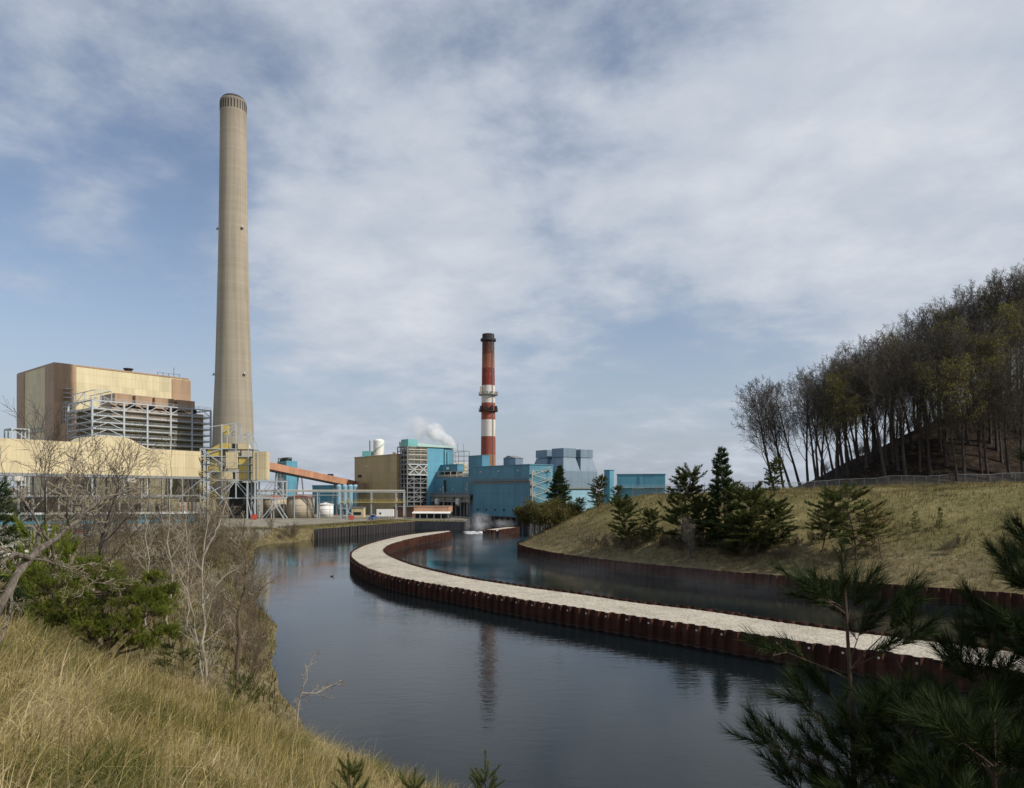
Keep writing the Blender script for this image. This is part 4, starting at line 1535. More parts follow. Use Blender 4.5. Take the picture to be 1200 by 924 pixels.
    m.build("corner_strip", M["beige_steel"], t2)


def conveyor():
    a = np.array((wx(310, 312), 312.0, wz(545.5, 312)))
    b = np.array((wx(428, 395), 395.0, wz(570.5, 395)))
    t = thing("conveyor", "sloping brown clad conveyor bridge running from the cream box to the tan block", "conveyor", (a[0], a[1], BASE))
    b2 = b - a
    o = np.array((0, 0, a[2] - BASE))
    m = MB().beam(o, b2 + o, 3.6, 3.0)
    m.build("casing", M["conveyor"], t)
    dn = unit(b2)
    m = MB().beam(o + (0, 0, -1.75), b2 + o + (0, 0, -1.75), 3.0, 0.5)
    m.build("girder", M["dark"], t)
    m = MB()
    for f in (0.11, 0.30, 0.66, 0.88):
        p = o + b2 * f
        for s in (-1.6, 1.6):
            m.beam((p[0] + s * 1.6, p[1], 0), (p[0] + s * 0.5, p[1], p[2] - 1.9), 0.5)
        m.beam((p[0] - 1.8, p[1], p[2] * 0.5), (p[0] + 1.8, p[1], p[2] * 0.5), 0.3)
    m.build("leg", M["steel"], t)
    m = MB().box(*(o + b2 * 0.6)[[0, 0]] + np.array((-1.2, 1.2)), *(o + b2 * 0.6)[[1, 1]] + np.array((-1.2, 1.2)), (o + b2 * 0.6)[2] + 1.6, (o + b2 * 0.6)[2] + 2.6)
    m.build("roof_vent", M["dark"], t)


def yard_things():
    # tanks
    def tank(px0, px1, py0, py1, D, label, mt, roof, grp=None):
        r = (px1 - px0) / 2 * D / F_PX
        t = thing("storage_tank", label, "tank", (wx((px0 + px1) / 2, D), D, BASE - 0.2), 0, grp)
        h = (py1 - py0) * D / F_PX
        m = MB().lathe([(r, 0), (r, h)], 36)
        s = m.build("shell", M[mt], t)
        for p in s.data.polygons:
            p.use_smooth = len(p.vertices) == 4
        m = MB()
        for zz in (h * 0.33, h * 0.66, h * 0.97):
            m.lathe([(r + 0.01, zz), (r + 0.09, zz + 0.05), (r + 0.09, zz + 0.18), (r + 0.01, zz + 0.22)], 36)
        m.build("band", M[mt], t)
        m = MB().lathe([(r + 0.25, h + 0.24), (r + 0.2, h + 0.4), (r * 0.5, h + 0.24 + r * 0.15), (0.4, h + 0.24 + r * 0.26)], 36)
        m.build("roof", M[roof], t)
        m = MB()
        for i in range(12):
            a, b = 2 * PI * i / 12, 2 * PI * (i + 1) / 12
            p, q = [np.array((r * math.cos(x), r * math.sin(x), h + 0.4)) for x in (a, b)]
            m.beam(p, p + (0, 0, 1), 0.08)
            m.beam(p + (0, 0, 1), q + (0, 0, 1), 0.08)
        m.build("railing", M["steel"], t)
        m = MB()
        for s_ in (-0.3, 0.3):
            m.beam((r * 0.7 + s_, -r * 0.75, 0), (r * 0.7 + s_, -r * 0.75, h + 0.4), 0.08)
        m.build("ladder", M["steel"], t)
    tank(336.5, 368, 587.5, 611, 312, "stained beige storage tank with rusty red conical roof, the wider of the two", "tank", "tank_roof", "red-roofed tanks")
    tank(309, 336, 588.5, 611, 318, "grey-beige storage tank with red roof behind the steel truss bridge", "tank", "tank_roof", "red-roofed tanks")
    tank(372.5, 390.5, 594.5, 609.5, 318, "small white domed tank right of the stained beige tank", "white", "white")
    # blue silos in a row
    for i, (px, lab) in enumerate(((397, "leftmost"), (404, "second from left"), (410.5, "third from left"), (416.5, "rightmost"))):
        D = 352 + i * 2
        t = thing("silo", f"pale blue upright silo below the conveyor end, {lab} of the four", "silo", (wx(px, D), D, BASE), 0, "pale blue silos")
        r = 3.1 * D / F_PX
        z0, z1 = z_at(591, D), z_at(570, D)
        s = MB().lathe([(0.5, z0 - 2.5), (r, z0), (r, z1), (r * 0.6, z1 + 0.8)], 18).build("shell", M["pale_blue"], t)
        m = MB()
        for a in range(4):
            c = (r * math.cos(a * PI / 2 + 0.7), r * math.sin(a * PI / 2 + 0.7))
            m.beam((*c, 0), (*c, z0 + 0.3), 0.3)
        m.build("leg", M["steel"], t)
    # teal buildings behind the conveyor
    t, w, d = block("works_hall", "tall two-tone teal block behind the sloping conveyor", "building", R12, 325, 335.5, 348.5, 372)
    zt = z_at(540.2, 372)
    MB().box(-w, 0, 0, d, 0, zt).build("wall", M["teal"], t)
    m = MB()
    frame(m, -w, -0.5, 0.5, d * 0.5, zt, zt + 1.6, 2, 1, 1, 0.3)
    m.box(-w + 0.5, -1, 1, 3, zt, zt + 1.2)
    m.build("roof_plant", M["dark"], t)
    t, w, d = block("works_hall", "broad teal shed behind the small white domed tank", "building", RX(-20), 366, 413, 418, 366)
    MB().box(-w, 0, 0, d, 0, z_at(569.5, 366)).build("wall", M["teal"], t)
    MB().box(-w - 0.2, 0.2, -0.2, d + 0.2, z_at(569.5, 366) + 0.004, z_at(569.5, 366) + 0.4).build("roof", M["pale_blue"], t)
    m = MB().box(-w + 1, -w * 0.45, -0.3, -0.01, 0.2, 5.2)
    m.build("door", M["blue"], t)
    t, w, d = block("works_hall", "low dark teal building under the pipe bridge, left of the beige tank", "building", RX(-25), 330, 352, 366, 352)
    MB().box(-w, 0, 0, d, 0, z_at(583, 352)).build("wall", M["blue"], t)
    MB().box(-w - 0.3, 0.3, -0.3, d + 0.3, z_at(583, 352) + 0.004, z_at(583, 352) + 0.4).build("roof", M["steel"], t)
    # pipe bridge
    t = thing("pipe_bridge", "long pale pipe bridge on posts crossing in front of the works", "pipe bridge", (wx(300, 306), 306, BASE), 0)
    m, pp, dk = MB(), MB(), MB()
    Dp = 306
    k = Dp / F_PX
    X = lambda px: (px - 300) * k
    Z = lambda py: z_at(py, Dp)
    ln = X(474)
    for y in (0, 3):
        m.beam((0, y, Z(576.3)), (ln, y, Z(576.8)), 0.4)
        m.beam((0, y, Z(580.5)), (X(400), y, Z(580.5)), 0.25)
        for px in (318, 345, 372, 399.5, 406.5, 435, 464, 473):
            m.beam((X(px), y, 0), (X(px), y, Z(576.5)), 0.34)
    for px in (399.5,):
        for py in (612, 604, 596, 588):
            m.beam((X(px), 0, Z(py)), (X(406.5), 0, Z(py)), 0.25)
    m.beam((X(406.5), 0, Z(599)), (X(418), 0, 0.3), 0.3)
    m.beam((X(406.5), 0, Z(604)), (X(412), 0, Z(589)), 0.25)
    m.build("frame", M["white_steel"], t)
    for i, r in enumerate((0.22, 0.16, 0.28, 0.14)):
        pp.path([(0, 0.4 + i * 0.7, Z(575.6) + r), (ln, 0.4 + i * 0.7, Z(575.9) + r)], r, 8)
    pp.build("pipe", M["beige_steel"], t)
    dk.box(X(399), ln, -0.4, 3.4, Z(589.2), Z(588.4))
    rail(dk, [(X(406), -0.4, Z(588.4)), (ln, -0.4, Z(588.4))], 1.1, 0.08, 2)
    dk.build("walkway", M["yellow"], t)
    # small buildings
    t = thing("gatehouse", "small beige hut with dark window and flat roof below the yellow walkway", "hut", (wx(412, 318), 318, BASE), 0)
    MB().box(0, 5.2, 0, 4, 0, 4.2).build("wall", M["cream_pale"], t)
    MB().box(-0.3, 5.5, -0.3, 4.3, 4.21, 4.5).build("roof", M["steel"], t)
    f = MB().box(0.8, 4.2, -0.12, -0.01, 1.0, 2.4).build("window", M["steel"], t)
    MB().box(0.95, 4.05, -0.15, -0.121, 1.15, 2.25).build("pane", M["glass"], f)
    t, w, d = block("brick_store", "dark brown brick store left of the salmon canopy building", "building", RX(-15), 461, 485, 487, 318)
    MB().box(-w, 0, 0, 7, 0, z_at(594.6, 318)).build("wall", M["brick"], t)
    MB().box(-w - 0.2, 0.2, -0.2, 7.2, z_at(594.6, 318) + 0.004, z_at(594.6, 318) + 0.3).build("roof", M["steel"], t)
    t = thing("loading_shed", "salmon clad low building with long white canopy, in front of the dark works hall", "building", (wx(485, 304), 304, BASE), RX(-6))
    k = 304 / F_PX
    W = (526.5 - 485) * k
    zt = z_at(594, 304)
    MB().box(0, W, 0, 8, z_at(600.2, 304), zt).build("wall", M["salmon"], t)
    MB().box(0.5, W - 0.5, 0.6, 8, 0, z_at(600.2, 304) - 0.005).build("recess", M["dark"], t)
    MB().box(-0.15, W + 0.15, -0.15, 8.1, zt + 0.004, zt + 0.25).build("roof", M["salmon"], t)
    m = MB()
    zc = z_at(601.2, 304)
    m.add([(-0.2, -2.6, zc - 0.25), (W + 1, -2.6, zc - 0.25), (W + 1, -0.02, zc + 0.35), (-0.2, -0.02, zc + 0.35), (-0.2, -2.6, zc - 0.05), (W + 1, -2.6, zc - 0.05), (W + 1, -0.02, zc + 0.55), (-0.2, -0.02, zc + 0.55)],
          [(0, 3, 2, 1), (4, 5, 6, 7), (0, 1, 5, 4), (1, 2, 6, 5), (2, 3, 7, 6), (3, 0, 4, 7)])
    m.build("canopy", M["white"], t)
    m = MB()
    for i in range(6):
        m.beam((0.2 + i * W / 5, -2.4, 0), (0.2 + i * W / 5, -2.4, zc - 0.2), 0.16)
    m.build("post", M["white_steel"], t)
    # trailer
    t = thing("box_trailer", "white box trailer parked left of the brown brick store", "trailer", (wx(441, 300), 300, BASE), RX(4))
    MB().bbox(0, 7.0, 0, 2.5, 0.95, 3.9, 0.12).build("body", M["white"], t)
    MB().box(0.2, 6.8, 0.2, 2.3, 0.7, 0.94).build("chassis", M["dark"], t)
    for x in (1.2, 5.2, 6.2):
        wheel(t, x, 0.15, 0.48)
    MB().box(1.2, 2.0, -0.03, -0.004, 1.8, 2.6).build("hatch", M["dark"], t)
    truck()
    # red boxes by the bank
    for px, D, lab in ((297.5, 292, "red valve box at the foot of the trestle bridge post"), (412, 292, "small red box on the grass strip below the pale blue silos")):
        t = thing("valve_box", lab, "box", (wx(px, D), D, BASE), RX(10))
        MB().bbox(-0.95, 0.95, -0.8, 0.8, 0.15, 1.9 if px < 300 else 1.5, 0.06).build("body", M["red"], t)
        MB().box(-1.02, 1.02, -0.87, 0.87, 1.9 if px < 300 else 1.5, 2.0 if px < 300 else 1.6).build("lid", M["red"], t)
        MB().box(-0.8, 0.8, -0.7, 0.7, -0.3, 0.149).build("plinth", M["dark_concrete"], t)
    # lamp mast by the yard
    for px, top, D, lab in ((475.5, 583, 296, "thin grey mast standing by the salmon canopy building"), (332.5, 563, 300, "thin pole at the end of the truss bridge")):
        t = thing("lamp_mast", lab, "mast", (wx(px, D), D, BASE))
        h = z_at(top, D)
        m = MB()
        m.path([(0, 0, 0), (0, 0, h)], [0.16, 0.1], 8)
        m.build("pole", M["steel"], t)
        MB().box(-0.6, 0.6, -0.25, 0.25, h - 0.1, h + 0.12).build("lamp_head", M["steel"], t)
    # outlet pipe on the dark pile wall
    t = thing("outlet_pipe", "pale bent outlet pipe on the dark sheet pile wall", "pipe", (wx(420.5, 249), 249, 0.0))
    m = MB()
    m.path([(-1.2, 1.6, 2.6), (-0.6, 0.8, 2.5), (-0.1, 0.1, 1.8), (0.2, -0.1, 0.6)], 0.28, 10)
    m.build("bend", M["pale_metal"], t)
    MB().lathe([(0.36, 0.5), (0.36, 0.75)], 12, (0.2, -0.1)).build("flange", M["pale_metal"], t)
    # long shed and cars seen through the trees on the left
    t = thing("carport", "long low teal shed with white roof edge behind the left bare trees", "shed", (wx(-25, 245), 245, BASE), RX(14))
    W = 66
    MB().box(0, W, 0, 7, 0, 3.2).build("wall", M["teal"], t)
    MB().box(-0.6, W + 0.6, -1.5, 7.6, 3.21, 3.75).build("roof", M["white"], t)
    for i in range(12):
        f = MB().box(2 + i * 5.4, 5.2 + i * 5.4, -0.1, -0.005, 1.0, 2.4).build("window", M["white"], t)
        MB().box(2.15 + i * 5.4, 5.05 + i * 5.4, -0.13, -0.101, 1.15, 2.25).build("pane", M["glass"], f)


def wheel(t, x, y, r, w=0.24):
    m = MB()
    n = 16
    prof = [(r * 0.6, -w / 2), (r * 0.93, -w / 2), (r, -w / 3), (r, w / 3), (r * 0.93, w / 2), (r * 0.6, w / 2)]
    vs = [(x + a * math.cos(2 * PI * j / n), y + b, r + a * math.sin(2 * PI * j / n)) for a, b in prof for j in range(n)]
    fs = [(i * n + j, i * n + (j + 1) % n, (i + 1) * n + (j + 1) % n, (i + 1) * n + j) for i in range(5) for j in range(n)]
    m.add(vs, fs)
    o = m.build("wheel", M["rubber"], t)
    m = MB()
    vs = [(x + r * 0.62 * math.cos(2 * PI * j / n), y + s * w * 0.4, r + r * 0.62 * math.sin(2 * PI * j / n)) for s in (-1, 1) for j in range(n)]
    m.add(vs, [tuple(range(n)), tuple(range(2 * n - 1, n - 1, -1))] + [(j, (j + 1) % n, n + (j + 1) % n, n + j) for j in range(n)])
    m.build("rim", M["pale_metal"], o)


def side_prof(mb, prof, y0, y1, inset=None):
    n = len(prof)
    vs = [(x, y0, z) for x, z in prof] + [(x, y1, z) for x, z in prof]
    fs = [tuple(range(n)), tuple(range(2 * n - 1, n - 1, -1))] + [(i, n + i, n + (i + 1) % n, (i + 1) % n) for i in range(n)]
    return mb.add(vs, fs)


def car(label, mt, x, y, rz, suv=False, group="cars parked behind the bare trees"):
    t = thing("parked_car", label, "car", (x, y, gh(x, y) + 0.02), rz, group)
    h = 0.28 if suv else 0.0
    m = MB()
    side_prof(m, [(-2.2, 0.32), (2.2, 0.32), (2.25, 0.6 + h * 0.5), (2.12, 0.82 + h), (1.0, 0.95 + h), (-1.75, 0.98 + h), (-2.2, 0.86 + h), (-2.26, 0.55)], -0.9, 0.9)
    m.build("body", M[mt], t)
    m = MB()
    b0, b1 = 0.96 + h, 1.46 + h * 1.3
    m.frustum((-1.75 if suv else -1.6, 1.0, -0.84, 0.84), (-1.55 if suv else -1.1, 0.35, -0.68, 0.68), b0, b1)
    m.build("cabin_glass", M["glass"], t)
    m = MB()
    m.box(-1.56 if suv else -1.1, 0.36, -0.69, 0.69, b1 + 0.002, b1 + 0.07)
    m.build("roof", M[mt], t)
    for xx in (-1.38, 1.38):
        for yy in (-0.82, 0.82):
            wheel(t, xx, yy, 0.34, 0.22)
    for yy in (-0.6, 0.6):
        MB().box(2.2, 2.27, yy - 0.2, yy + 0.2, 0.62 + h * 0.6, 0.76 + h * 0.6).build("headlight", M["pale_metal"], t)
    return t


def truck():
    x, y = wx(437, 292), 292
    t = thing("pickup_truck", "blue pickup truck end-on by the yard edge, left of the white trailer", "truck", (x, y, BASE), RX(80))
    m = MB()
    side_prof(m, [(-2.6, 0.45), (2.6, 0.45), (2.62, 0.9), (2.5, 1.1), (1.3, 1.2), (-0.6, 1.2), (-0.6, 0.95), (-2.6, 0.95)], -0.95, 0.95)
    m.build("body", M["truck_blue"], t)
    MB().frustum((-0.6, 1.3, -0.9, 0.9), (-0.4, 0.7, -0.74, 0.74), 1.2, 1.85).build("cab_glass", M["glass"], t)
    MB().box(-0.42, 0.72, -0.75, 0.75, 1.852, 1.93).build("roof", M["white"], t)
    for xx in (-1.6, 1.6):
        for yy in (-0.88, 0.88):
            wheel(t, xx, yy, 0.4, 0.26)


def parked():
    car("white car nearest the left frame edge, beside the pale path", "car_white", -80, 118.5, RX(20), True)
    car("dark blue car second from the left, behind the leaning grey limb", "car_blue", wx(33, 196), 196, RX(-70))
    car("silver car between the dark blue and the maroon car", "car_silver", wx(62, 200), 200, RX(-72))
    car("maroon car in the row behind the bare trees", "car_maroon", wx(94, 190), 190, RX(15))
    car("dark blue van-like car just right of the maroon car", "car_blue", wx(101, 202), 202, RX(-68), True)
    car("white car furthest right in the row behind the bare trees", "car_white", wx(142, 198), 198, RX(-70))
    # pale path and low rail
    m = MB()
    pts = np.array([(-140, 96), (-100, 101), (-76, 104), (-66, 112), (-63, 126), (-68, 145)], float)
    c = crom(pts, 2.5)
    T = np.gradient(c, axis=0)
    T /= np.linalg.norm(T, axis=1)[:, None]
    Nn = np.stack([-T[:, 1], T[:, 0]], 1)
    rows = []
    for f in np.linspace(-3.2, 3.2, 7):
        q = c + Nn * f
        rows.append(np.column_stack([q, height(q) + 0.09]))
    V = np.vstack(rows)
    k = len(c)
    i = np.arange(k - 1)
    Fq = np.vstack([np.stack([(r + 1) * k + i, (r + 1) * k + i + 1, r * k + i + 1, r * k + i], 1) for r in range(6)])
    m.addnp(V, Fq)
    o = m.build("path", M["gravel"], smooth=True)
    tag(o, kind="structure")
    t = thing("railing", "low dark pipe railing beside the pale path at the left edge", "railing", (0, 0, 0))
    m = MB()
    q = c[4:26:2] + Nn[4:26:2] * 3.6
    z = height(q)
    for p, zz in zip(q, z):
        m.beam((*p, zz - 0.2), (*p, zz + 1.1), 0.1)
    m.build("post", M["dark"], t)
    m = MB()
    for h in (0.6, 1.1):
        m.path([(*p, zz + h) for p, zz in zip(q, z)], 0.05, 6)
    m.build("rail", M["dark"], t)


def hill_fence():
    xs = np.linspace(30, 190, 55)
    pts = np.array([(x, 186.5 - 0.06 * x - 0.0 * x) for x in xs])
    z = height(pts)
    t = thing("chain_link_fence", "grey chain-link fence along the foot of the wooded hill", "fence")
    m = MB()
    for p, zz in zip(pts, z):
        m.path([(*p, zz - 0.3), (*p, zz + 2.3)], 0.06, 6)
    m.build("post", M["dim_steel"], t)
    m = MB()
    m.path([(*p, zz + 2.25) for p, zz in zip(pts, z)], 0.045, 5)
    m.build("top_rail", M["dim_steel"], t)
    m = MB()
    vs = []
    for p, zz in zip(pts, z):
        vs += [(p[0], p[1] - 0.07, zz + 0.02), (p[0], p[1] - 0.07, zz + 2.24)]
    m.add(vs, [(2 * i, 2 * i + 2, 2 * i + 3, 2 * i + 1) for i in range(len(pts) - 1)])
    m.build("wire_mesh", M["chain_link"], t)


def steam_mat(name, dens, scale, aniso=0.2, col=(0.95, 0.96, 0.98), lo=0.42, hi=0.62, fall=True):
    t = NT(name)
    t.t.nodes.remove(t.b)
    v = t.n("ShaderNodeVolumePrincipled")
    v.inputs["Color"].default_value = (*col, 1)
    v.inputs["Anisotropy"].default_value = aniso
    n = t.noise(t.world(), scale, 5, 0.6, 0.3)
    r = t.n("ShaderNodeMapRange", _From_Min=lo, _From_Max=hi, _To_Min=0.0, _To_Max=dens)
    r.interpolation_type = "SMOOTHSTEP"
    t.l(n, r.inputs["Value"])
    d = r.outputs[0]
    if fall:  # thins out to the rim of its own body (object space is a unit ball)
        tc = t.n("ShaderNodeTexCoord")
        ln = t.n("ShaderNodeVectorMath", operation="LENGTH")
        t.l(tc.outputs["Object"], ln.inputs[0])
        e = t.n("ShaderNodeMapRange", _From_Min=1.0, _From_Max=0.35, _To_Min=0.0, _To_Max=1.0)
        t.l(ln.outputs["Value"], e.inputs["Value"])
        d = t.math("MULTIPLY", d, e.outputs[0])
    t.l(d, v.inputs["Density"])
    t.l(v.outputs[0], t.out.inputs["Volume"])
    M[name] = t.m


def puff(name, label, c, s, mt, cat="steam", rot=(0, 0, 0)):
    me = bpy.data.meshes.new(name)
    import bmesh
    bm = bmesh.new()
    bmesh.ops.create_icosphere(bm, subdivisions=3, radius=1.0)
    bm.to_mesh(me)
    bm.free()
    me.materials.append(M[mt])
    o = bpy.data.objects.new(name, me)
    COL.objects.link(o)
    o.location = c
    o.scale = s
    o.rotation_euler = rot
    return tag(o, label, cat, kind="stuff")


def steam():
    steam_mat("steam_dense", 2.4, 0.16, lo=0.36, hi=0.62)
    steam_mat("steam_thin", 0.32, 0.13, lo=0.40, hi=0.66)
    steam_mat("mist", 0.22, 0.30, lo=0.36, hi=0.7)
    steam_mat("channel_mist", 0.010, 0.09, lo=0.30, hi=0.7)
    puff("mist", "thin mist lying on the water of the right hand channel", (20, 118, 0.6), (44, 9, 3.2), "channel_mist", rot=(0, 0, RX(-47)))
    puff("mist", "thin mist lying on the water between causeway and dune tip", (-8, 195, 0.6), (11, 40, 3.0), "channel_mist")
    D = 372
    puff("steam", "thick white steam leaving the works roof", (wx(525, D), D, wz(518, D)), (3.3, 3.2, 6.0), "steam_dense", rot=(0, RX(-38), 0))
    puff("steam", "white steam drifting up left from the works roof", (wx(510, D), D, wz(507, D)), (5.2, 4.5, 5.6), "steam_dense", rot=(0, RX(-60), 0))
    puff("steam", "faint steam wisp trailing above the turquoise head-house", (wx(492, D), D, wz(503, D)), (6.2, 5.0, 9.0), "steam_thin", rot=(0, RX(-30), 0))
    puff("mist", "low mist rising from the churning outfall", (wx(562, 268), 268, 3.2), (5.5, 4, 4.4), "mist")
    puff("mist", "low mist rising from the churning outfall", (wx(590, 285), 285, 2.2), (5.5, 4, 2.2), "mist")
    # white water
    t = MB()
    rg = np.random.default_rng(4)
    n = 40
    ang = np.linspace(0, 2 * PI, n, endpoint=False)
    rr = 1 + 0.25 * np.sin(ang * 3 + 1) + rg.normal(0, 0.1, n)
    c = np.array((wx(559, 262), 262.0))
    rings = []
    for k, (f, h) in enumerate(((1.0, 0.02), (0.8, 0.08), (0.5, 0.2), (0.2, 0.35))):
        rings.append(np.column_stack([c[0] + 5.2 * f * rr * np.cos(ang), c[1] + 9 * f * rr * np.sin(ang), h * (0.75 + 0.5 * rg.random(n))]))
    rings[0][:, 2] = 0.015
    V = np.vstack(rings)
    i = np.arange(n)
    Fq = np.vstack([np.stack([k * n + i, k * n + (i + 1) % n, (k + 1) * n + (i + 1) % n, (k + 1) * n + i], 1) for k in range(3)])
    t.addnp(V, Fq)
    o = t.build("foam", M["foam"], smooth=True)
    tag(o, "white foam of the outfall between the causeway tip and the caisson", "foam", kind="stuff")


def duck():
    D = 12138 / (676 - 578)
    t = thing("duck", "small dark duck swimming on the open water left of the causeway", "duck", (wx(389, D), D, 0))
    m = MB()
    prof = [(0.02, -0.28), (0.10, -0.22), (0.15, -0.08), (0.16, 0.05), (0.12, 0.18), (0.03, 0.26)]
    n = 12
    vs = [(z, r * 1.0 * math.cos(2 * PI * j / n), 0.06 + r * 0.75 * math.sin(2 * PI * j / n) + (0.1 * max(0, -z - 0.15))) for r, z in prof for j in range(n)]
    fs = [(i * n + j, i * n + (j + 1) % n, (i + 1) * n + (j + 1) % n, (i + 1) * n + j) for i in range(len(prof) - 1) for j in range(n)]
    m.add(vs, fs)
    m.path([(0.17, 0, 0.1), (0.22, 0, 0.2), (0.23, 0, 0.27), (0.27, 0, 0.31), (0.33, 0, 0.29), (0.40, 0, 0.28)], [0.07, 0.045, 0.05, 0.055, 0.03, 0.018], 10)
    m.build("body", M["dark"], t, smooth=True)
# ------------------------------------------------------------------ grass
def hmany(P):
    return height(P)


def blades(name, P, L, W, az, bend, mat, nseg=3, tilt=None, kind="stuff"):
    """bent grass blades standing at P (n,2); each an island of its own"""
    n = len(P)
    rg = np.random.default_rng(n)
    z = hmany(P)
    base = np.column_stack([P, z - 0.02])
    d = np.stack([np.cos(az), np.sin(az)], 1)
    side = np.stack([-np.sin(az + rg.normal(0, 0.9, n)), np.cos(az + rg.normal(0, 0.9, n)), np.zeros(n)], 1)
    side /= np.linalg.norm(side, axis=1)[:, None]
    cols = []
    for k in range(nseg + 1):
        f = k / nseg
        th = bend * f * 0.75
        up = L * f * np.cos(th)
        out = L * f * np.sin(th)
        c = base + np.column_stack([d * out[:, None], up])
        w = (W * (1 - f ** 1.5) * 0.5)[:, None]
        if k < nseg:
            cols += [c - side * w, c + side * w]
        else:
            cols += [c]
    V = np.stack(cols, 1)
    nv = V.shape[1]
    o = np.arange(n)[:, None] * nv
    q = np.concatenate([o + np.array([2 * k, 2 * k + 1, 2 * k + 3, 2 * k + 2]) for k in range(nseg - 1)])
    t = o + np.array([2 * nseg - 2, 2 * nseg - 1, 2 * nseg])
    m = MB()
    m.addnp(V.reshape(-1, 3), q)
    m.bulk.append((np.zeros((0, 3), np.float32), t - len(V.reshape(-1, 3))))  # tips use the vertices above
    ob = m.build(name, M[mat])
    return tag(ob, kind=kind)


def near_grass():
    rg = np.random.default_rng(12)
    # tussocks over the part of the dune the camera can see (and a margin to either side)
    n = 11500
    x = rg.uniform(-23, 7, n * 3)
    y = rg.uniform(1.2, 31, n * 3)
    u = x / y
    keep = (u > -0.95) & (u < 0.12) & (y < 31) & (near_dune(x, y) > 0.6)
    keep &= rg.random(len(x)) < np.clip(1.3 - y / 40, 0.3, 1)
    T = np.stack([x[keep], y[keep]], 1)[:n]
    per = 13
    m = len(T)
    pat = wob(T[:, 0], T[:, 1], 2.3, 4)
    lean = RX(-20) + 0.7 * wob(T[:, 0], T[:, 1], 3.1, 8)
    hgt = (0.60 + 0.2 * wob(T[:, 0], T[:, 1], 1.7, 9)) * rg.uniform(0.55, 1.3, m)
    P = np.repeat(T, per, 0) + rg.normal(0, 0.11, (m * per, 2))
    dist = np.hypot(P[:, 0], P[:, 1])
    L = np.repeat(hgt, per) * rg.uniform(0.45, 1.35, m * per)
    L *= np.clip(0.42 + dist / 11.0, 0.48, 0.9)
    az = np.repeat(lean, per) + rg.normal(0, 1.0, m * per)
    bend = np.clip(np.repeat(0.85 + 0.3 * pat, per) + rg.normal(0, 0.42, m * per), 0.05, 2.0)
    W = np.clip(0.0055 + dist * 0.0006, 0.006, 0.02) * rg.uniform(0.5, 1.5, m * per)
    mat = np.repeat(wob(T[:, 0], T[:, 1], 1.3, 13) > 0.62, per)
    bend = np.where(mat, rg.uniform(1.4, 2.3, m * per), bend)
    blades("dune_grass", P, L, W, az, bend, "dune_grass", 4)
    # stiff stray stalks
    k = rg.integers(0, m * per, 2600)
    blades("dead_grass", P[k] + rg.normal(0, 0.1, (2600, 2)), rg.uniform(0.6, 1.15, 2600) * np.clip(0.45 + dist[k] / 9, 0.5, 1), np.full(2600, 0.006) + dist[k] * 0.0004, rg.normal(0, 1.6, 2600), rg.uniform(0.1, 1.1, 2600), "dead_grass", 3)
    # greener young blades low down near the camera
    n2 = 9000
    G = np.stack([rg.uniform(-5.5, 0.6, n2), rg.uniform(2.2, 8.5, n2)], 1)
    G = G[wob(G[:, 0], G[:, 1], 0.9, 21) > -0.1]
    n2 = len(G)
    blades("dune_grass", G, rg.uniform(0.25, 0.55, n2), rg.uniform(0.004, 0.007, n2), rg.normal(RX(-20), 1.1, n2), rg.uniform(0.2, 1.0, n2), "green_blade", 3)
    # flattened dead straw in the hollow at the very front
    n = 5200
    P = np.stack([rg.uniform(-3.9, 0.2, n), rg.uniform(2.6, 7.0, n)], 1)
    L = rg.uniform(0.3, 0.8, n)
    blades("dead_grass", P, L, np.full(n, 0.006) * rg.uniform(0.6, 1.4, n), rg.normal(RX(-10), 1.2, n), rg.uniform(1.6, 2.1, n), "dead_grass", 3)


def far_grass():
    rg = np.random.default_rng(21)
    # right bank dune
    n = 62000
    P = np.stack([rg.uniform(0, 150, n * 2), rg.uniform(84, 192, n * 2)], 1)
    isr = (P[:, 0] > np.interp(P[:, 1], [84, 88, 100, 116, 134, 150, 163, 174, 183, 206], [66, 61, 48, 31, 17, 9, 5, 2.6, 3, 10]))
    isr &= P[:, 1] < 184 - 0.06 * P[:, 0]
    P = P[isr]
    P = P[dist_to(P, RIGHT_BANK) > 0.6]
    dens = 0.55 + 0.45 * wob(P[:, 0], P[:, 1], 5.0, 2)
    P = P[rg.random(len(P)) < dens + 0.15][:n]
    n = len(P)
    blades("bank_grass", P, rg.uniform(0.25, 0.85, n), rg.uniform(0.05, 0.12, n), rg.normal(0.2, 1.3, n), rg.uniform(0.2, 1.5, n), "bank_grass", 2)
    # taller tussocks standing out of the sward
    q = rg.integers(0, len(P), 1500)
    c = np.repeat(P[q], 12, 0) + rg.normal(0, 0.28, (1500 * 12, 2))
    n = len(c)
    blades("bank_grass", c, rg.uniform(0.6, 1.25, n), rg.uniform(0.05, 0.10, n), rg.normal(0.2, 1.3, n), rg.uniform(0.3, 1.5, n), "tussock_grass", 2)
    # left bank and the strip in front of the works
    n = 60000
    P = np.stack([rg.uniform(-112, -8, n * 3), rg.uniform(34, 292, n * 3)], 1)
    P = P[~inside(P, CHANNEL)]
    dl, dw = dist_to(P, LEFT_SHORE), np.minimum(dist_to(P, LEFT_WALL), dist_to(P, QUAY))
    k = ((P[:, 1] < 222) & (dl > 2.4) & (dl < 46) & (P[:, 0] > -100)) | ((P[:, 1] >= 222) & (dw > 0.8) & (dw < 11) & (P[:, 1] < 286))
    P = P[k][:n]
    n = len(P)
    z = height(P)
    P = P[z > 0.06]
    n = len(P)
    blades("bank_grass", P, rg.uniform(0.3, 0.95, n), rg.uniform(0.05, 0.13, n), rg.normal(0.2, 1.3, n), rg.uniform(0.2, 1.3, n), "bank_grass", 2)


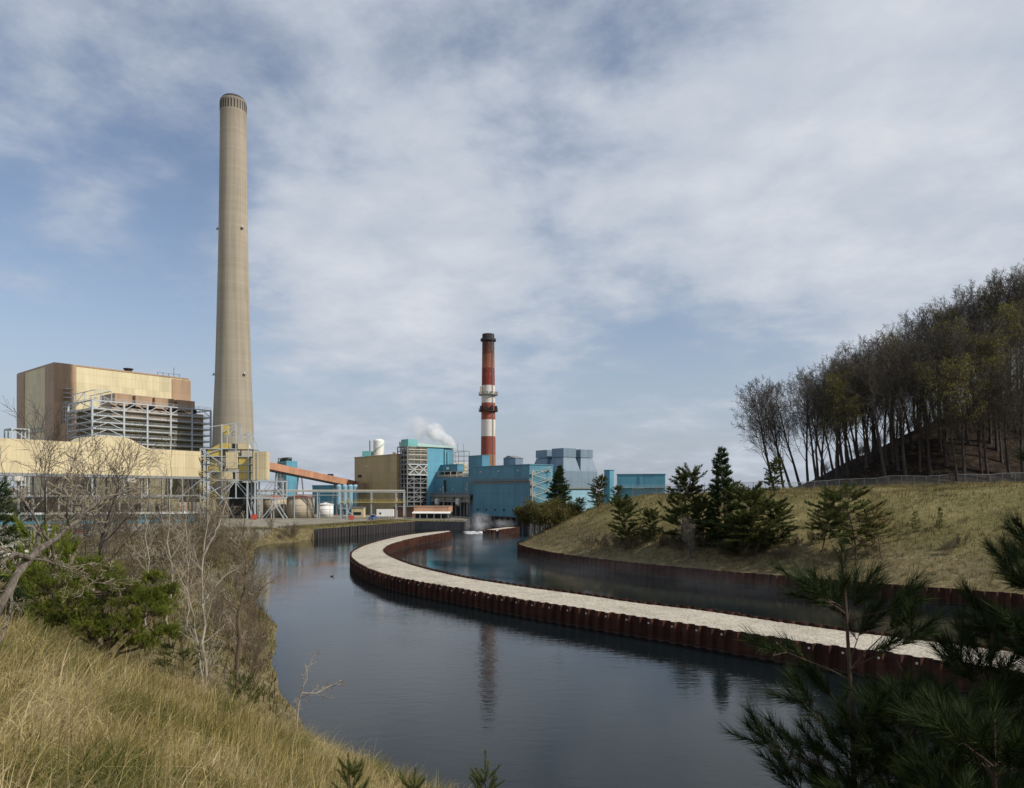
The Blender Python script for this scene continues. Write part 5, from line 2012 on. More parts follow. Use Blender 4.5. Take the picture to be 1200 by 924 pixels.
# ------------------------------------------------------------------ bare trees
def ortho(d):
    a = np.array((0, 0, 1.0)) if abs(d[2]) < 0.9 else np.array((1.0, 0, 0))
    s = unit(np.cross(d, a))
    return s, np.cross(s, d)


def grow(rg, wood, twig, tips, p, d, L, r, level, spec):
    """one branch and, further out, its children"""
    n = spec["seg"][level]
    pts, rad = [p], [r]
    dirs = [d]
    gn = spec["gnarl"][level]
    for i in range(n):
        f = (i + 1) / n
        d = unit(d + rg.normal(0, gn, 3) + np.array((0, 0, spec["up"][level])) + np.array(spec.get("wind", (0, 0, 0))) * (level > 0))
        p = p + d * L / n
        pts.append(p)
        dirs.append(d)
        rad.append(max(spec["rmin"], r * (1 - f * spec["taper"][level])))
    mb = wood if level <= spec["wood_levels"] else twig
    mb.path(pts, rad, spec["sides"][level])
    if level == spec["depth"]:
        tips.append((pts[-1], dirs[-1]))
        return
    k = spec["kids"][level]
    k = int(k * rg.uniform(0.8, 1.2) + 0.5)
    lo = spec["start"][level]
    phase = rg.uniform(0, 2 * PI)
    for i in range(k):
        f = lo + (1 - lo) * ((i + rg.random() * 0.7) / k) ** spec.get("pw", 0.9)
        f = min(f, 0.99)
        x = f * n
        j = int(x)
        q = pts[j] + (pts[j + 1] - pts[j]) * (x - j)
        dd = dirs[min(j + 1, n)]
        s, u = ortho(dd)
        a = phase + i * 2.4 + rg.normal(0, 0.4)
        sp = spec["angle"][level] * rg.uniform(0.7, 1.25)
        nd = unit(dd * math.cos(sp) + (s * math.cos(a) + u * math.sin(a)) * math.sin(sp))
        ln = L * spec["len"][level] * (1 - spec.get("short", 0.55) * (f - lo) / max(1e-6, 1 - lo)) * rg.uniform(0.75, 1.2)
        grow(rg, wood, twig, tips, q, nd, ln, max(spec["rmin"], rad[j] * spec["rk"][level] * rg.uniform(0.8, 1.05)), level + 1, spec)
    if level > 0:
        tips.append((pts[-1], dirs[-1]))


FOREST = dict(depth=4, wood_levels=1, seg=[9, 6, 5, 3, 2], gnarl=[0.035, 0.13, 0.18, 0.2, 0.2], up=[0.03, 0.10, 0.07, 0.05, 0.02], taper=[0.85, 0.85, 0.85, 0.8, 0.7],
              sides=[8, 5, 4, 3, 3], kids=[17, 8, 6, 4], start=[0.24, 0.2, 0.2, 0.2], angle=[0.56, 0.6, 0.65, 0.65], len=[0.58, 0.5, 0.52, 0.55], rk=[0.36, 0.5, 0.5, 0.6], rmin=0.019, short=0.55)
THICKET = dict(depth=3, wood_levels=1, seg=[7, 5, 4, 2], gnarl=[0.06, 0.14, 0.18, 0.2], up=[0.05, 0.08, 0.05, 0.02], taper=[0.9, 0.85, 0.85, 0.8], sides=[5, 4, 3, 3],
               kids=[11, 6, 4], start=[0.2, 0.2, 0.2], angle=[0.55, 0.6, 0.65], len=[0.42, 0.5, 0.55], rk=[0.45, 0.5, 0.6], rmin=0.008, short=0.5)


def leaf_quads(pts, size, rg, per=3, spread=0.4):
    P = np.repeat(np.asarray(pts, float), per, 0)
    P = P + rg.normal(0, spread, P.shape)
    n = len(P)
    a = rg.normal(0, 1, (n, 3))
    a /= np.linalg.norm(a, axis=1)[:, None]
    b = np.cross(a, rg.normal(0, 1, (n, 3)))
    b /= np.linalg.norm(b, axis=1)[:, None]
    s = (size * rg.uniform(0.5, 1.3, n))[:, None]
    V = np.stack([P - a * s, P + b * s * 0.6, P + a * s, P - b * s * 0.6], 1)
    F_ = np.arange(n * 4).reshape(n, 4)
    return V.reshape(-1, 3), F_


def forest_proto(seed, H, lean, buds=0.0, spec=None):
    rg = np.random.default_rng(seed)
    wood, twig, tips = MB(), MB(), []
    s = dict(FOREST)
    s["wind"] = (lean * 0.05, 0, 0)
    d = unit((lean, rg.normal(0, 0.04), 1.0))
    grow(rg, wood, twig, tips, np.array((0, 0, -0.6)), d, H * 0.86, H * 0.0135, 0, s)
    # root flare
    wood.path([(0, 0, -0.8), tuple(d * 0.9)], [H * 0.022, H * 0.0133], 8)
    t = thing("forest_tree", "proto", "tree")
    wood.build("trunk", M["bark_wood"], t)
    twig.build("crown", M["twig_wood"], t)
    if buds:
        k = rg.random(len(tips)) < buds
        pts = np.array([p for (p, _), kk in zip(tips, k) if kk])
        V, F_ = leaf_quads(pts, 0.13, rg, 3, 0.35)
        MB().addnp(V, F_).build("buds", M["buds"], t)
    return t


def forest():
    protos = {"bare": [], "bud": []}
    for i in range(4):
        protos["bare"].append(forest_proto(100 + i, 30, -0.07 - 0.03 * i))
    for i in range(2):
        protos["bud"].append(forest_proto(200 + i, 27, -0.06, 0.45))
    edge = forest_proto(301, 29, -0.24)
    used = set()
    rg = np.random.default_rng(77)
    spots = []
    # the open left end of the wood: leaning outwards, standing on level ground
    for i, (px, D) in enumerate(((908, 205), (919, 214), (928, 203), (938, 222), (947, 208), (957, 216))):
        spots.append((px, D, "edge" if i < 4 else "bare", 1.08 - 0.03 * (i % 3), "edge"))
    # along the fence at the foot of the hill
    for i, px in enumerate((963, 971, 979, 988, 996, 1004, 1013, 1022, 1031, 1040, 1049, 1058, 1068, 1078, 1089, 1100, 1111, 1122, 1134, 1146, 1158, 1171, 1184, 1198)):
        spots.append((px + rg.uniform(-3, 3), 196 + rg.uniform(-6, 6), "bud" if i in (2, 6, 11, 14, 17, 19, 21, 22) else "bare", rg.uniform(0.92, 1.12), "foot"))
    for i, px in enumerate(np.linspace(1036, 1202, 13)):
        spots.append((px + rg.uniform(-5, 5), 184.5 - 0.06 * wx(px, 178) + rg.uniform(1.5, 9), "bud" if i in (3, 7, 10) else "bare", rg.uniform(0.8, 1.08), "foot"))
    # on the slope and on the ridge behind
    for i, px in enumerate(np.linspace(962, 1204, 21)):
        spots.append((px + rg.uniform(-4, 4), rg.uniform(208, 228), "bud" if i % 5 == 2 else "bare", rg.uniform(0.95, 1.12) + 0.14 * (px > 1090), "slope"))
    for i, px in enumerate(np.linspace(985, 1240, 18)):
        spots.append((px + rg.uniform(-4, 4), rg.uniform(232, 258), "bud" if i % 6 == 3 else "bare", rg.uniform(0.95, 1.15) + 0.16 * (px > 1080), "ridge"))
    for px in np.linspace(1225, 1420, 15):
        spots.append((px + rg.uniform(-6, 6), rg.uniform(186, 232), "bare", rg.uniform(1.0, 1.2), "beyond"))
    rows = {}
    for s in spots:
        rows.setdefault(s[4], []).append(s)
    text = {"edge": "outward-leaning bare tree, {} from the left at the open end of the hill wood",
            "foot": "{} tree from the left in the row just behind the chain-link fence",
            "slope": "{} tree from the left in the band halfway up the wooded slope",
            "ridge": "{} tree from the left in the rearmost row along the wooded ridge",
            "beyond": "{} tree from the left in the wood continuing beyond the right edge"}
    for row, ss in rows.items():
        ss.sort(key=lambda s: s[0])
        for i, (px, D, kind, sc, _) in enumerate(ss):
            if kind == "edge":
                src = edge
            else:
                src = protos[kind][int(rg.integers(len(protos[kind])))]
            x = wx(px, D)
            lab = text[row].format(ORD[i]) + ("" if kind != "bud" else ", in yellow-green bud")
            if row == "edge":
                lab = text[row].format(ORD[i])
            loc = (x, D, gh(x, D))
            rz = rg.uniform(-0.5, 0.5) if kind == "edge" else rg.uniform(-1.0, 1.0)
            if src.name not in used:
                used.add(src.name)
                o = src
                o.location, o.rotation_euler, o.scale = loc, (0, 0, rz), (sc, sc, sc)
                o["label"], o["group"] = lab, "trees of the hill wood"
            else:
                copy_tree(src, loc, rz, sc, lab, "trees of the hill wood")
    for p in protos["bare"] + protos["bud"] + [edge]:
        if p.name not in used:
            for c in list(p.children):
                bpy.data.objects.remove(c)
            bpy.data.objects.remove(p)


# ------------------------------------------------------------------ the left bank's bare growth
def thicket_proto(seed, H, stems, mat_w="bark_brown", mat_t="twig_brown", spread=0.3):
    rg = np.random.default_rng(seed)
    wood, twig, tips = MB(), MB(), []
    for i in range(stems):
        a = rg.uniform(0, 2 * PI)
        d = unit((math.cos(a) * spread * rg.uniform(0.3, 1), math.sin(a) * spread * rg.uniform(0.3, 1), 1))
        h = H * rg.uniform(0.6, 1.0)
        grow(rg, wood, twig, tips, np.array((math.cos(a) * 0.3, math.sin(a) * 0.3, -0.3)), d, h, h * 0.0075 + 0.008, 0, THICKET)
    t = thing("bare_shrub", "proto", "shrub")
    wood.build("stems", M[mat_w], t)
    twig.build("twigs", M[mat_t], t)
    return t


def left_thicket():
    protos = [thicket_proto(11, 9.5, 4), thicket_proto(12, 8, 6, spread=0.5), thicket_proto(13, 11, 3), thicket_proto(14, 6, 7, spread=0.6), thicket_proto(15, 9, 4, "bark_grey", "twig_pale")]
    rg = np.random.default_rng(31)
    used = set()
    spots = []
    for px in np.linspace(124, 292, 9):
        spots.append((px + rg.uniform(-6, 6), rg.uniform(60, 84)))
    for px in np.linspace(96, 302, 14):
        spots.append((px + rg.uniform(-7, 7), rg.uniform(88, 128)))
    for px in np.linspace(60, 300, 15):
        spots.append((px + rg.uniform(-8, 8), rg.uniform(132, 186)))
    for px, D in ((284, 58), (290, 80), (294, 56), (299, 62), (302, 72), (297, 50), (304, 88)):
        spots.append((px, D))
    for px, D in ((352, 214), (366, 221), (340, 214), (330, 210), (318, 214), (305, 200)):
        spots.append((px, D))
    good = []
    for px, D in spots:
        x = wx(px, D)
        for _ in range(40):
            if gh(x, D) > 0.5 and not inside(np.array([(x, D)]), CHANNEL)[0]:
                break
            x -= 1.0
        good.append((x, D))
    good.sort(key=lambda q: q[0] / q[1])
    for i, (x, D) in enumerate(good):
        small = D > 205
        src = protos[3] if small else protos[int(rg.integers(len(protos)))]
        sc = rg.uniform(0.55, 0.8) if small else rg.uniform(0.8, 1.15) * (1.25 if D > 86 else 1.0)
        if not small and (x / D) * F_PX + 600 > 250:
            sc *= 0.8
        if not small and (x / D) * F_PX + 600 > 292:
            src, sc = protos[3], 0.5
        loc, rz = (x, D, gh(x, D)), rg.uniform(0, 6.28)
        zone = "nearest band" if D < 86 else ("middle band" if D < 130 else "far band")
        lab = f"bare brown shrub in the {zone} of the left bank thicket" if not small else "low bare shrub on the grassy point before the dark pile wall"
        grp = f"bare shrubs, {zone}"
        if src.name not in used:
            used.add(src.name)
            src.location, src.rotation_euler, src.scale = loc, (0, 0, rz), (sc, sc, sc)
            src["label"], src["group"] = lab, grp
        else:
            copy_tree(src, loc, rz, sc, lab, grp)
    for p in protos:
        if p.name not in used:
            for c in list(p.children):
                bpy.data.objects.remove(c)
            bpy.data.objects.remove(p)


def poly3(pts, D0):
    """points given as (column, row, distance)"""
    return [np.array((wx(px, D), D, wz(py, D))) for px, py, D in pts]


def limbs_tree(name, label, seed, limbs, spec, mat_w, mat_t, cat="tree", kids=10, twig_len=0.35, base=None):
    """a tree whose main limbs follow surveyed lines; side twigs are grown on them"""
    rg = np.random.default_rng(seed)
    wood, twig, tips = MB(), MB(), []
    org = np.array(base if base is not None else limbs[0][0][0])
    for pts, r0, r1, nk in limbs:
        P = np.array(pts) - org
        P = crom(P, np.linalg.norm(np.diff(P, axis=0), axis=1).sum() / 14)
        n = len(P)
        P[1:-1] += rg.normal(0, np.linalg.norm(P[-1] - P[0]) * 0.006, (n - 2, 3))
        R = np.linspace(r0, r1, n)
        wood.path(P, R, 8)
        LL = np.linalg.norm(np.diff(P, axis=0), axis=1).sum()
        for i in range(nk):
            f = 0.18 + 0.8 * (i + rg.random()) / nk
            j = min(n - 2, int(f * (n - 1)))
            d = unit(P[j + 1] - P[j])
            s, u = ortho(d)
            a = rg.uniform(0, 2 * PI)
            sp = rg.uniform(0.5, 1.1)
            nd = unit(d * math.cos(sp) + (s * math.cos(a) + u * math.sin(a)) * math.sin(sp) + np.array((0, 0, 0.12)))
            grow(rg, wood, twig, tips, P[j], nd, LL * twig_len * rg.uniform(0.5, 1.2) * (1.15 - 0.6 * f), max(spec["rmin"], R[j] * 0.45), 1, spec)
    t = thing(name, label, cat, tuple(org))
    wood.build("trunk", M[mat_w], t)
    twig.build("crown", M[mat_t], t)
    return t


def left_trees():
    sp = dict(THICKET)
    sp.update(rmin=0.0045, gnarl=[0.06, 0.17, 0.2, 0.22], up=[0, 0.03, 0.02, 0.0], seg=[7, 6, 4, 3], kids=[8, 6, 4])
    D = 11.5
    L = lambda pts, r0, r1, nk: (poly3(pts, D), r0, r1, nk)
    x0, y0 = wx(-40, 11), 11.0
    b = (x0, y0, gh(x0, y0) - 0.2)
    root = poly3([(0, 712, 11.2)], D)[0]
    limbs = [([np.array(b), root, *poly3([(14, 684, 11.5), (36, 655, 11.8), (58, 636, 12.1)], D)], 0.075, 0.05, 3),
             L([(58, 636, 12.1), (82, 618, 12.5), (104, 597, 13.0), (132, 580, 13.4), (176, 571, 14)], 0.042, 0.006, 12),
             L([(36, 655, 11.8), (20, 650, 11.4), (8, 655, 11.1), (-14, 672, 11)], 0.05, 0.02, 5),
             L([(58, 636, 12.1), (44, 612, 11.9), (30, 590, 11.7), (14, 570, 11.5)], 0.03, 0.006, 8),
             L([(82, 618, 12.5), (78, 596, 12.3), (92, 566, 12.4), (100, 545, 12.6)], 0.022, 0.005, 8),
             L([(60, 637, 12.1), (63, 655, 12.3), (70, 680, 12.5)], 0.022, 0.004, 5),
             L([(36, 655, 11.8), (60, 660, 12.2), (90, 672, 12.7), (120, 684, 13.2), (150, 678, 13.6)], 0.017, 0.004, 8),
             L([(63, 655, 12.3), (85, 664, 12.6), (112, 660, 13), (135, 668, 13.4)], 0.012, 0.003, 6),
             L([(104, 597, 13.0), (112, 610, 13.2), (104, 636, 13.3)], 0.014, 0.004, 5),
             L([(14, 684, 11.5), (12, 720, 11.2), (5, 740, 11.0), (-4, 760, 10.8)], 0.03, 0.012, 6),
             L([(46, 646, 12), (44, 628, 12), (46, 617, 12)], 0.03, 0.022, 0)]
    limbs_tree("bare_tree", "leaning grey bare limb reaching in from the left edge over the mountain pine", 5, limbs, sp, "bark_near", "twig_pale", base=b)
    # two big spreading bare trees in front of the gallery
    sp2 = dict(FOREST)
    sp2.update(depth=3, kids=[9, 7, 5], rmin=0.014, seg=[8, 6, 4, 3], gnarl=[0.06, 0.16, 0.2, 0.2])
    for px, D, H, seed, lab in ((63, 66, 13.5, 41, "dark bare tree with upright forks, left of the pair before the cream gallery"), (103, 62, 13.0, 48, "dark spreading bare tree with wide crown, right of the pair before the cream gallery")):
        rg = np.random.default_rng(seed)
        wood, twig, tips = MB(), MB(), []
        s = dict(sp2)
        s.update(kids=[12, 10, 7], start=[0.22, 0.15, 0.2], angle=[0.62, 0.6, 0.7], len=[0.68, 0.55, 0.5], wood_levels=1, short=0.3)
        grow(rg, wood, twig, tips, np.array((0, 0, -0.4)), unit((0.03, 0, 1)), H * 0.9, 0.24, 0, s)
        x = wx(px, D)
        t = thing("bare_tree", lab, "tree", (x, D, gh(x, D)))
        wood.build("trunk", M["bark_wood"], t)
        twig.build("crown", M["twig_wood"], t)
    # birches
    sp3 = dict(THICKET)
    sp3.update(rmin=0.009, kids=[9, 6, 4], gnarl=[0.05, 0.12, 0.16, 0.2])
    D = 38
    x = wx(241, D)
    b = np.array((x, D, gh(x, D) - 0.3))
    Q = lambda pts: [b] + poly3(pts, D)
    limbs_tree("birch_tree", "pale-stemmed birch with two main stems on the lower slope", 9,
               [(Q([(240, 770, 38), (238, 720, 38), (237, 680, 38.1), (241, 630, 38.3), (246, 585, 38.5), (247, 548, 38.6)]), 0.085, 0.014, 18),
                (Q([(235, 770, 38), (226, 720, 37.8), (217, 688, 37.6), (204, 664, 37.4), (192, 640, 37.3)]), 0.06, 0.011, 14),
                (poly3([(239, 706, 38), (252, 688, 38.3), (268, 672, 38.7), (290, 662, 39)], D), 0.045, 0.01, 8),
                (poly3([(238, 652, 38.1), (250, 630, 38.3), (262, 600, 38.6), (270, 566, 38.9)], D), 0.05, 0.01, 9),
                (Q([(246, 778, 38.2), (256, 762, 38.5), (266, 754, 38.8)]), 0.04, 0.01, 4)], sp3, "bark_birch", "twig_pale", base=b, twig_len=0.2)
    for px, D, top, seed, lab in ((199, 52, 512, 14, "slender pale birch rising against the cream gallery, left of the two-stemmed birch"), (172, 58, 545, 15, "thin pale birch deepest in the thicket, left of the slender one"), (219, 60, 560, 16, "thin whitish birch right of the slender birch, behind the two-stemmed one")):
        x = wx(px, D)
        b = np.array((x, D, gh(x, D) - 0.3))
        limbs_tree("birch_tree", lab, seed, [([b] + poly3([(px + 1, 660, D), (px - 1, 610, D), (px + 2, 570, D), (px + 1, top, D)], D), 0.075, 0.011, 22)], sp3, "bark_birch", "twig_pale", base=b, twig_len=0.22)
    # dark forked tree by the water
    D = 34
    x = wx(281, D)
    b = np.array((x, D, gh(x, D) - 0.3))
    limbs_tree("bare_tree", "dark forked bare tree on the water side of the two-stemmed birch", 22,
               [([b] + poly3([(279, 800, 34), (279, 760, 34), (280, 716, 34)], D), 0.13, 0.075, 6),
                (poly3([(280, 716, 34), (293, 706, 34.3), (306, 690, 34.6), (322, 679, 35)], D), 0.055, 0.014, 8),
                (poly3([(280, 716, 34), (286, 690, 34), (289, 660, 34), (285, 630, 34.2), (287, 602, 34.4)], D), 0.045, 0.01, 10),
                (poly3([(280, 716, 34), (268, 705, 33.8), (262, 700, 33.7), (254, 690, 33.6)], D), 0.04, 0.01, 6),
                (poly3([(279, 750, 34), (300, 748, 34.3), (312, 751, 34.5)], D), 0.025, 0.008, 3),
                (poly3([(296, 783, 34.2), (306, 780, 34.5), (313, 773, 34.6), (318, 770, 34.7)], D), 0.03, 0.008, 2)], sp3, "bark_brown", "twig_pale", base=b, twig_len=0.28)
    # dead white sapling at the grass edge
    D = 25
    x = wx(347, D)
    b = np.array((x, D, min(gh(x, D), wz(850, D)) - 0.1))
    sp4 = dict(sp3)
    sp4.update(rmin=0.006, kids=[5, 5, 4])
    limbs_tree("dead_sapling", "small whitish dead sapling at the grass edge above the water", 23,
               [([b] + poly3([(349, 835, 25), (354, 815, 25), (357, 800, 25), (359, 788, 25), (357, 778, 25)], D), 0.05, 0.012, 7),
                (poly3([(354, 812, 25), (366, 813, 25.2), (378, 809, 25.4), (402, 797, 25.8)], D), 0.02, 0.006, 9)], sp4, "bark_birch", "twig_pale", base=b, twig_len=0.35)


# ------------------------------------------------------------------ pines
def needles(S, D, L, n, nl, nw, rg, spread=0.7, lo=0.05, flat=None):
    """needle triangles round shoots: starts S, directions D, lengths L"""
    S, D, L = np.asarray(S, float), np.asarray(D, float), np.asarray(L, float)
    m = len(S)
    f = rg.uniform(lo, 1.0, (m, n))
    base = S[:, None, :] + D[:, None, :] * (L[:, None] * f)[:, :, None]
    R = rg.normal(0, 1, (m, n, 3))
    R -= (R * D[:, None, :]).sum(-1, keepdims=True) * D[:, None, :]
    R /= np.linalg.norm(R, axis=-1, keepdims=True) + 1e-9
    sp = spread * rg.uniform(0.55, 1.3, (m, n, 1)) * (1.15 - 0.55 * f[:, :, None])
    dr = D[:, None, :] * np.cos(sp) + R * np.sin(sp)
    dr[:, :, 2] += 0.05
    ln = nl * rg.uniform(0.65, 1.15, (m, n, 1))
    tip = base + dr * ln
    side = np.cross(dr, rg.normal(0, 1, (m, n, 3)))
    side /= np.linalg.norm(side, axis=-1, keepdims=True) + 1e-9
    V = np.stack([base - side * nw / 2, base + side * nw / 2, tip], 2).reshape(-1, 3)
    return V, np.arange(len(V)).reshape(-1, 3)


def make_pine(seed, H, R, bare=0.15, whorl=0.6, nb=6, up=0.35, shape="cone", shoot=0.35, sub=0.45, n_need=16, nl=0.28, nw=0.04, irregular=0.3, lean=(0, 0), trunk_r=None, mat="needles_mid", name="pine_tree", crooked=0.02, sub_n=4, tipup=0.25):
    rg = np.random.default_rng(seed)
    wood = MB()
    S, Dd, Ls = [], [], []
    tr = trunk_r or H * 0.014
    n = 12
    P = [np.array((0, 0, -0.4))]
    d = unit((lean[0], lean[1], 1))
    for i in range(n):
        d = unit(d + rg.normal(0, crooked, 3) + np.array((0, 0, 0.04)))
        P.append(P[-1] + d * (H + 0.4) / n)
    P = np.array(P)
    wood.path(P, [max(0.006, tr * (1 - 0.94 * i / n)) for i in range(n + 1)], 8)

    def at(z):
        f = np.clip(z / H, 0, 1) * n
        j = min(int(f), n - 1)
        return P[j] + (P[j + 1] - P[j]) * (f - j)
    # leader
    S.append(at(H * 0.955)); Dd.append(d); Ls.append(shoot * 1.2)
    z = H * bare
    while z < H * 0.97:
        f = (z / H - bare) / (1 - bare)
        if shape == "cone":
            rr = R * (1 - f) ** 0.8 * (0.35 + 0.65 * min(1, f / 0.12 + 0.3)) + R * 0.07
        elif shape == "round":
            rr = R * math.sqrt(max(0.03, 1 - (2 * (f - 0.42) / 1.2) ** 2))
        else:
            rr = R * (0.55 + 0.45 * f) * (1 - max(0, f - 0.8) * 3)
        ph = rg.uniform(0, 6.28)
        for b in range(nb):
            if rg.random() < irregular * 0.5:
                continue
            a = ph + b * 2 * PI / nb + rg.normal(0, 0.25)
            L = rr * rg.uniform(1 - irregular, 1 + irregular * 0.6)
            if L < 0.05:
                continue
            el = up + (0.9 - up) * f ** 2 * 0.8 + rg.normal(0, 0.12)
            dd = unit((math.cos(a) * math.cos(el), math.sin(a) * math.cos(el), math.sin(el)))
            q = at(z + rg.uniform(-0.2, 0.2) * whorl)
            m = max(3, int(L / 0.35))
            m = min(m, 7)
            pts, dirs = [q], [dd]
            for k in range(m):
                dd = unit(dd + rg.normal(0, 0.07, 3) + np.array((0, 0, tipup / m * (1 if k > m * 0.4 else -0.35))))
                pts.append(pts[-1] + dd * L / m)
                dirs.append(dd)
            br = max(0.004, min(tr * 0.4, L * 0.012))
            wood.path(pts, [br * (1 - 0.8 * k / m) for k in range(m + 1)], 5)
            S.append(pts[-1] - dd * shoot * 0.3); Dd.append(dd); Ls.append(shoot)
            # side shoots along the outer part
            k = max(1, int(L / sub))
            for i in range(k * sub_n):
                g = rg.uniform(0.28, 1.0)
                x = g * m
                j = min(int(x), m - 1)
                p = pts[j] + (pts[j + 1] - pts[j]) * (x - j)
                d0 = dirs[j]
                s, u = ortho(d0)
                sd = rg.choice((-1, 1))
                ang = rg.uniform(0.5, 1.1)
                nd = unit(d0 * math.cos(ang) + (s * sd * 0.9 + u * rg.normal(-0.1, 0.45)) * math.sin(ang) + np.array((0, 0, 0.16)))
                sl = min(L * 0.5, sub * rg.uniform(0.5, 1.4)) * (1.15 - g * 0.5)
                e = p + nd * sl
                wood.path([p, e], [max(0.0025, br * 0.35), max(0.002, br * 0.2)], 3)
                S.append(e - nd * min(sl, shoot) * 0.85); Dd.append(unit(nd + np.array((0, 0, 0.25)))); Ls.append(shoot * rg.uniform(0.7, 1.1))
        z += whorl * rg.uniform(0.75, 1.25) * (1 - 0.3 * f)
    t = thing(name, "proto", "tree")
    wood.build("trunk", M["bark_pine"], t)
    V, F_ = needles(S, Dd, Ls, n_need, nl, nw, rg)
    MB().addnp(V, F_).build("crown", M[mat], t)
    return t


def put(t, px, D, label, group=None, rz=0, sc=1.0, base=None):
    x = wx(px, D)
    t.location = (x, D, gh(x, D) if base is None else base)
    t.rotation_euler = (0, 0, rz)
    t.scale = (sc, sc, sc) if not hasattr(sc, "__len__") else sc
    t["label"] = label
    if group:
        t["group"] = group
    return t


def foot_distance(px, py):
    """how far off the ground shows at this column and row"""
    D = np.arange(92, 200, 0.25)
    x = (px - 600) / F_PX * D
    z = height(np.stack([x, D], 1))
    row = HORIZON + (CAM_Z - z) * F_PX / D
    k = np.nonzero(row <= py)[0]
    return float(D[k[0]]) if len(k) else 150.0


def dune_pines():
    G = "pines on the right bank dune"
    conifer = make_pine(1, 12, 3.6, 0.05, 0.45, 9, 0.16, "cone", 0.4, 0.34, 22, 0.25, 0.042, 0.4, mat="needles_dark", sub_n=5)
    loose = make_pine(2, 8, 3.0, 0.10, 0.42, 8, 0.25, "round", 0.36, 0.33, 20, 0.23, 0.038, 0.6, mat="needles_mid", crooked=0.05, sub_n=5, tipup=0.15)
    open_ = make_pine(3, 9, 3.3, 0.24, 0.5, 7, 0.2, "round", 0.36, 0.33, 20, 0.23, 0.038, 0.6, mat="needles_mid", crooked=0.06, sub_n=4, tipup=0.15)
    rough = make_pine(4, 10, 3.0, 0.05, 0.42, 8, 0.2, "round", 0.38, 0.33, 20, 0.24, 0.04, 0.65, mat="needles_mid", crooked=0.06, sub_n=5, tipup=0.15)
    put(conifer, 850, foot_distance(850, 640), "tallest dark conical pine in the middle of the dune slope", G, 0.4, 1.0)
    D4 = foot_distance
    H = lambda px, D, top: (wz(top, D) - gh(wx(px, D), D))
    conifer.scale = [H(850, D4(850, 640), 527) / 12] * 3
    conifer.scale[0] = conifer.scale[1] = 3.9 / 3.6 * 1.0

    def cp(src, px, D, top, h0, lab, rz, wide=1.0):
        s = H(px, D, top) / h0
        x = wx(px, D)
        c = copy_tree(src, (x, D, gh(x, D) - 0.1), rz, (s * wide, s * wide, s), lab, G)
        return c
    cp(conifer, 656, 186, 547, 12, "dark conical pine before the filter house, left end of the dune", 2.0, 0.95)
    cp(rough, 700, 180, 559, 10, "dark pine right of the left-end conical pine, before the filter house", 1.0, 1.1)
    cp(loose, 722, 176, 570, 8, "low bushy pine sloping down right of the filter house pine", 2.6, 1.3)
    cp(rough, 678, 178, 584, 10, "short dark pine filling between the two filter house pines", 0.3, 1.6)
    put(loose, 736, D4(736, 638), "loose mid-green pine alone on the left part of the grassy slope", G, 0.7, H(736, D4(736, 638), 585) / 8)
    cp(loose, 762, D4(762, 636), 598, 8, "smaller ragged pine just right of the loose pine on the slope", 1.9, 0.9)
    put(rough, 800, D4(800, 640), "ragged dark pine left of the tallest conical pine", G, 0.2, H(800, D4(800, 640), 553) / 10)
    cp(rough, 824, D4(824, 640), 585, 10, "shorter dark pine between the ragged and the tallest pine", 2.9, 1.2)
    cp(loose, 886, D4(886, 648), 572, 8, "broad light green pine right of the tallest conical pine", 0.9, 1.05)
    cp(loose, 866, D4(866, 652), 603, 8, "low spreading green pine in front of the tallest conical pine", 2.2, 1.6)
    cp(loose, 912, D4(912, 640), 588, 8, "low light green pine at the right end of the middle pine clump", 1.3, 1.1)
    cp(rough, 906, 152, 539, 10, "small windswept pine on the dune crest below the wood", 0.5, 0.95)
    put(open_, 963, D4(963, 648), "thin open pine with leaning trunk, left of the round pine on the open slope", G, 1.2, H(963, D4(963, 648), 577) / 9)
    cp(open_, 1004, D4(1004, 657), 574, 9, "round-headed pine with visible trunk on the open slope", 2.7, 1.25)
    y = make_pine(6, 7, 3.0, 0.3, 0.7, 5, 0.3, "round", 0.45, 0.55, 11, 0.3, 0.042, 0.5, mat="needles_yellow", crooked=0.06)
    put(y, 1032, D4(1032, 655), "yellowing small pine leaning right of the round-headed pine", G, 0.3, H(1032, D4(1032, 655), 596) / 7)
    for px, D, top, lab in ((1101, D4(1101, 618), 596, "tiny dark columnar conifer alone on the open right slope"), (1073, D4(1073, 622), 600, "small sparse young pine left of the tiny columnar conifer")):
        s = make_pine(7 + px, 3, 0.5 if px > 1100 else 0.9, 0.05, 0.35, 5, 0.5, "cone", 0.3, 0.4, 10, 0.22, 0.035, 0.4, mat="needles_mid")
        put(s, px, D, lab, None, 0, H(px, D, top) / 3)
    # spruce behind the limb at the left edge
    sp = make_pine(9, 9, 2.6, 0.04, 0.5, 7, 0.0, "cone", 0.45, 0.5, 16, 0.3, 0.04, 0.3, mat="needles_dark", name="spruce_tree", tipup=0.1)
    put(sp, -8, 52, "dark spruce behind the leaning limb at the left edge", None, 0, (wz(562, 52) - gh(wx(-8, 52), 52)) / 9)
    for px, D, top, lab, sc in ((216, 43, 738, "small dark evergreen bush left of the two-stemmed birch foot", 1.6), (286, 33, 800, "small dark evergreen bush at the foot of the dark forked tree", 0.8), (58, 30, 642, "bright green evergreen bush under the leaning limb, above the mountain pine", 0.7)):
        s = make_pine(70 + px, 2.0, 0.9, 0.02, 0.3, 6, 0.45, "round", 0.25, 0.28, 22, 0.14, 0.018, 0.4, mat="needles_bright" if px == 58 else "needles_mid", name="evergreen_shrub")
        s["category"] = "shrub"
        x = wx(px, D)
        h = max(1.2, wz(top, D) - gh(x, D))
        put(s, px, D, lab, None, px * 1.0, (h / 2 * sc * 0.8, h / 2 * sc * 0.8, h / 2))


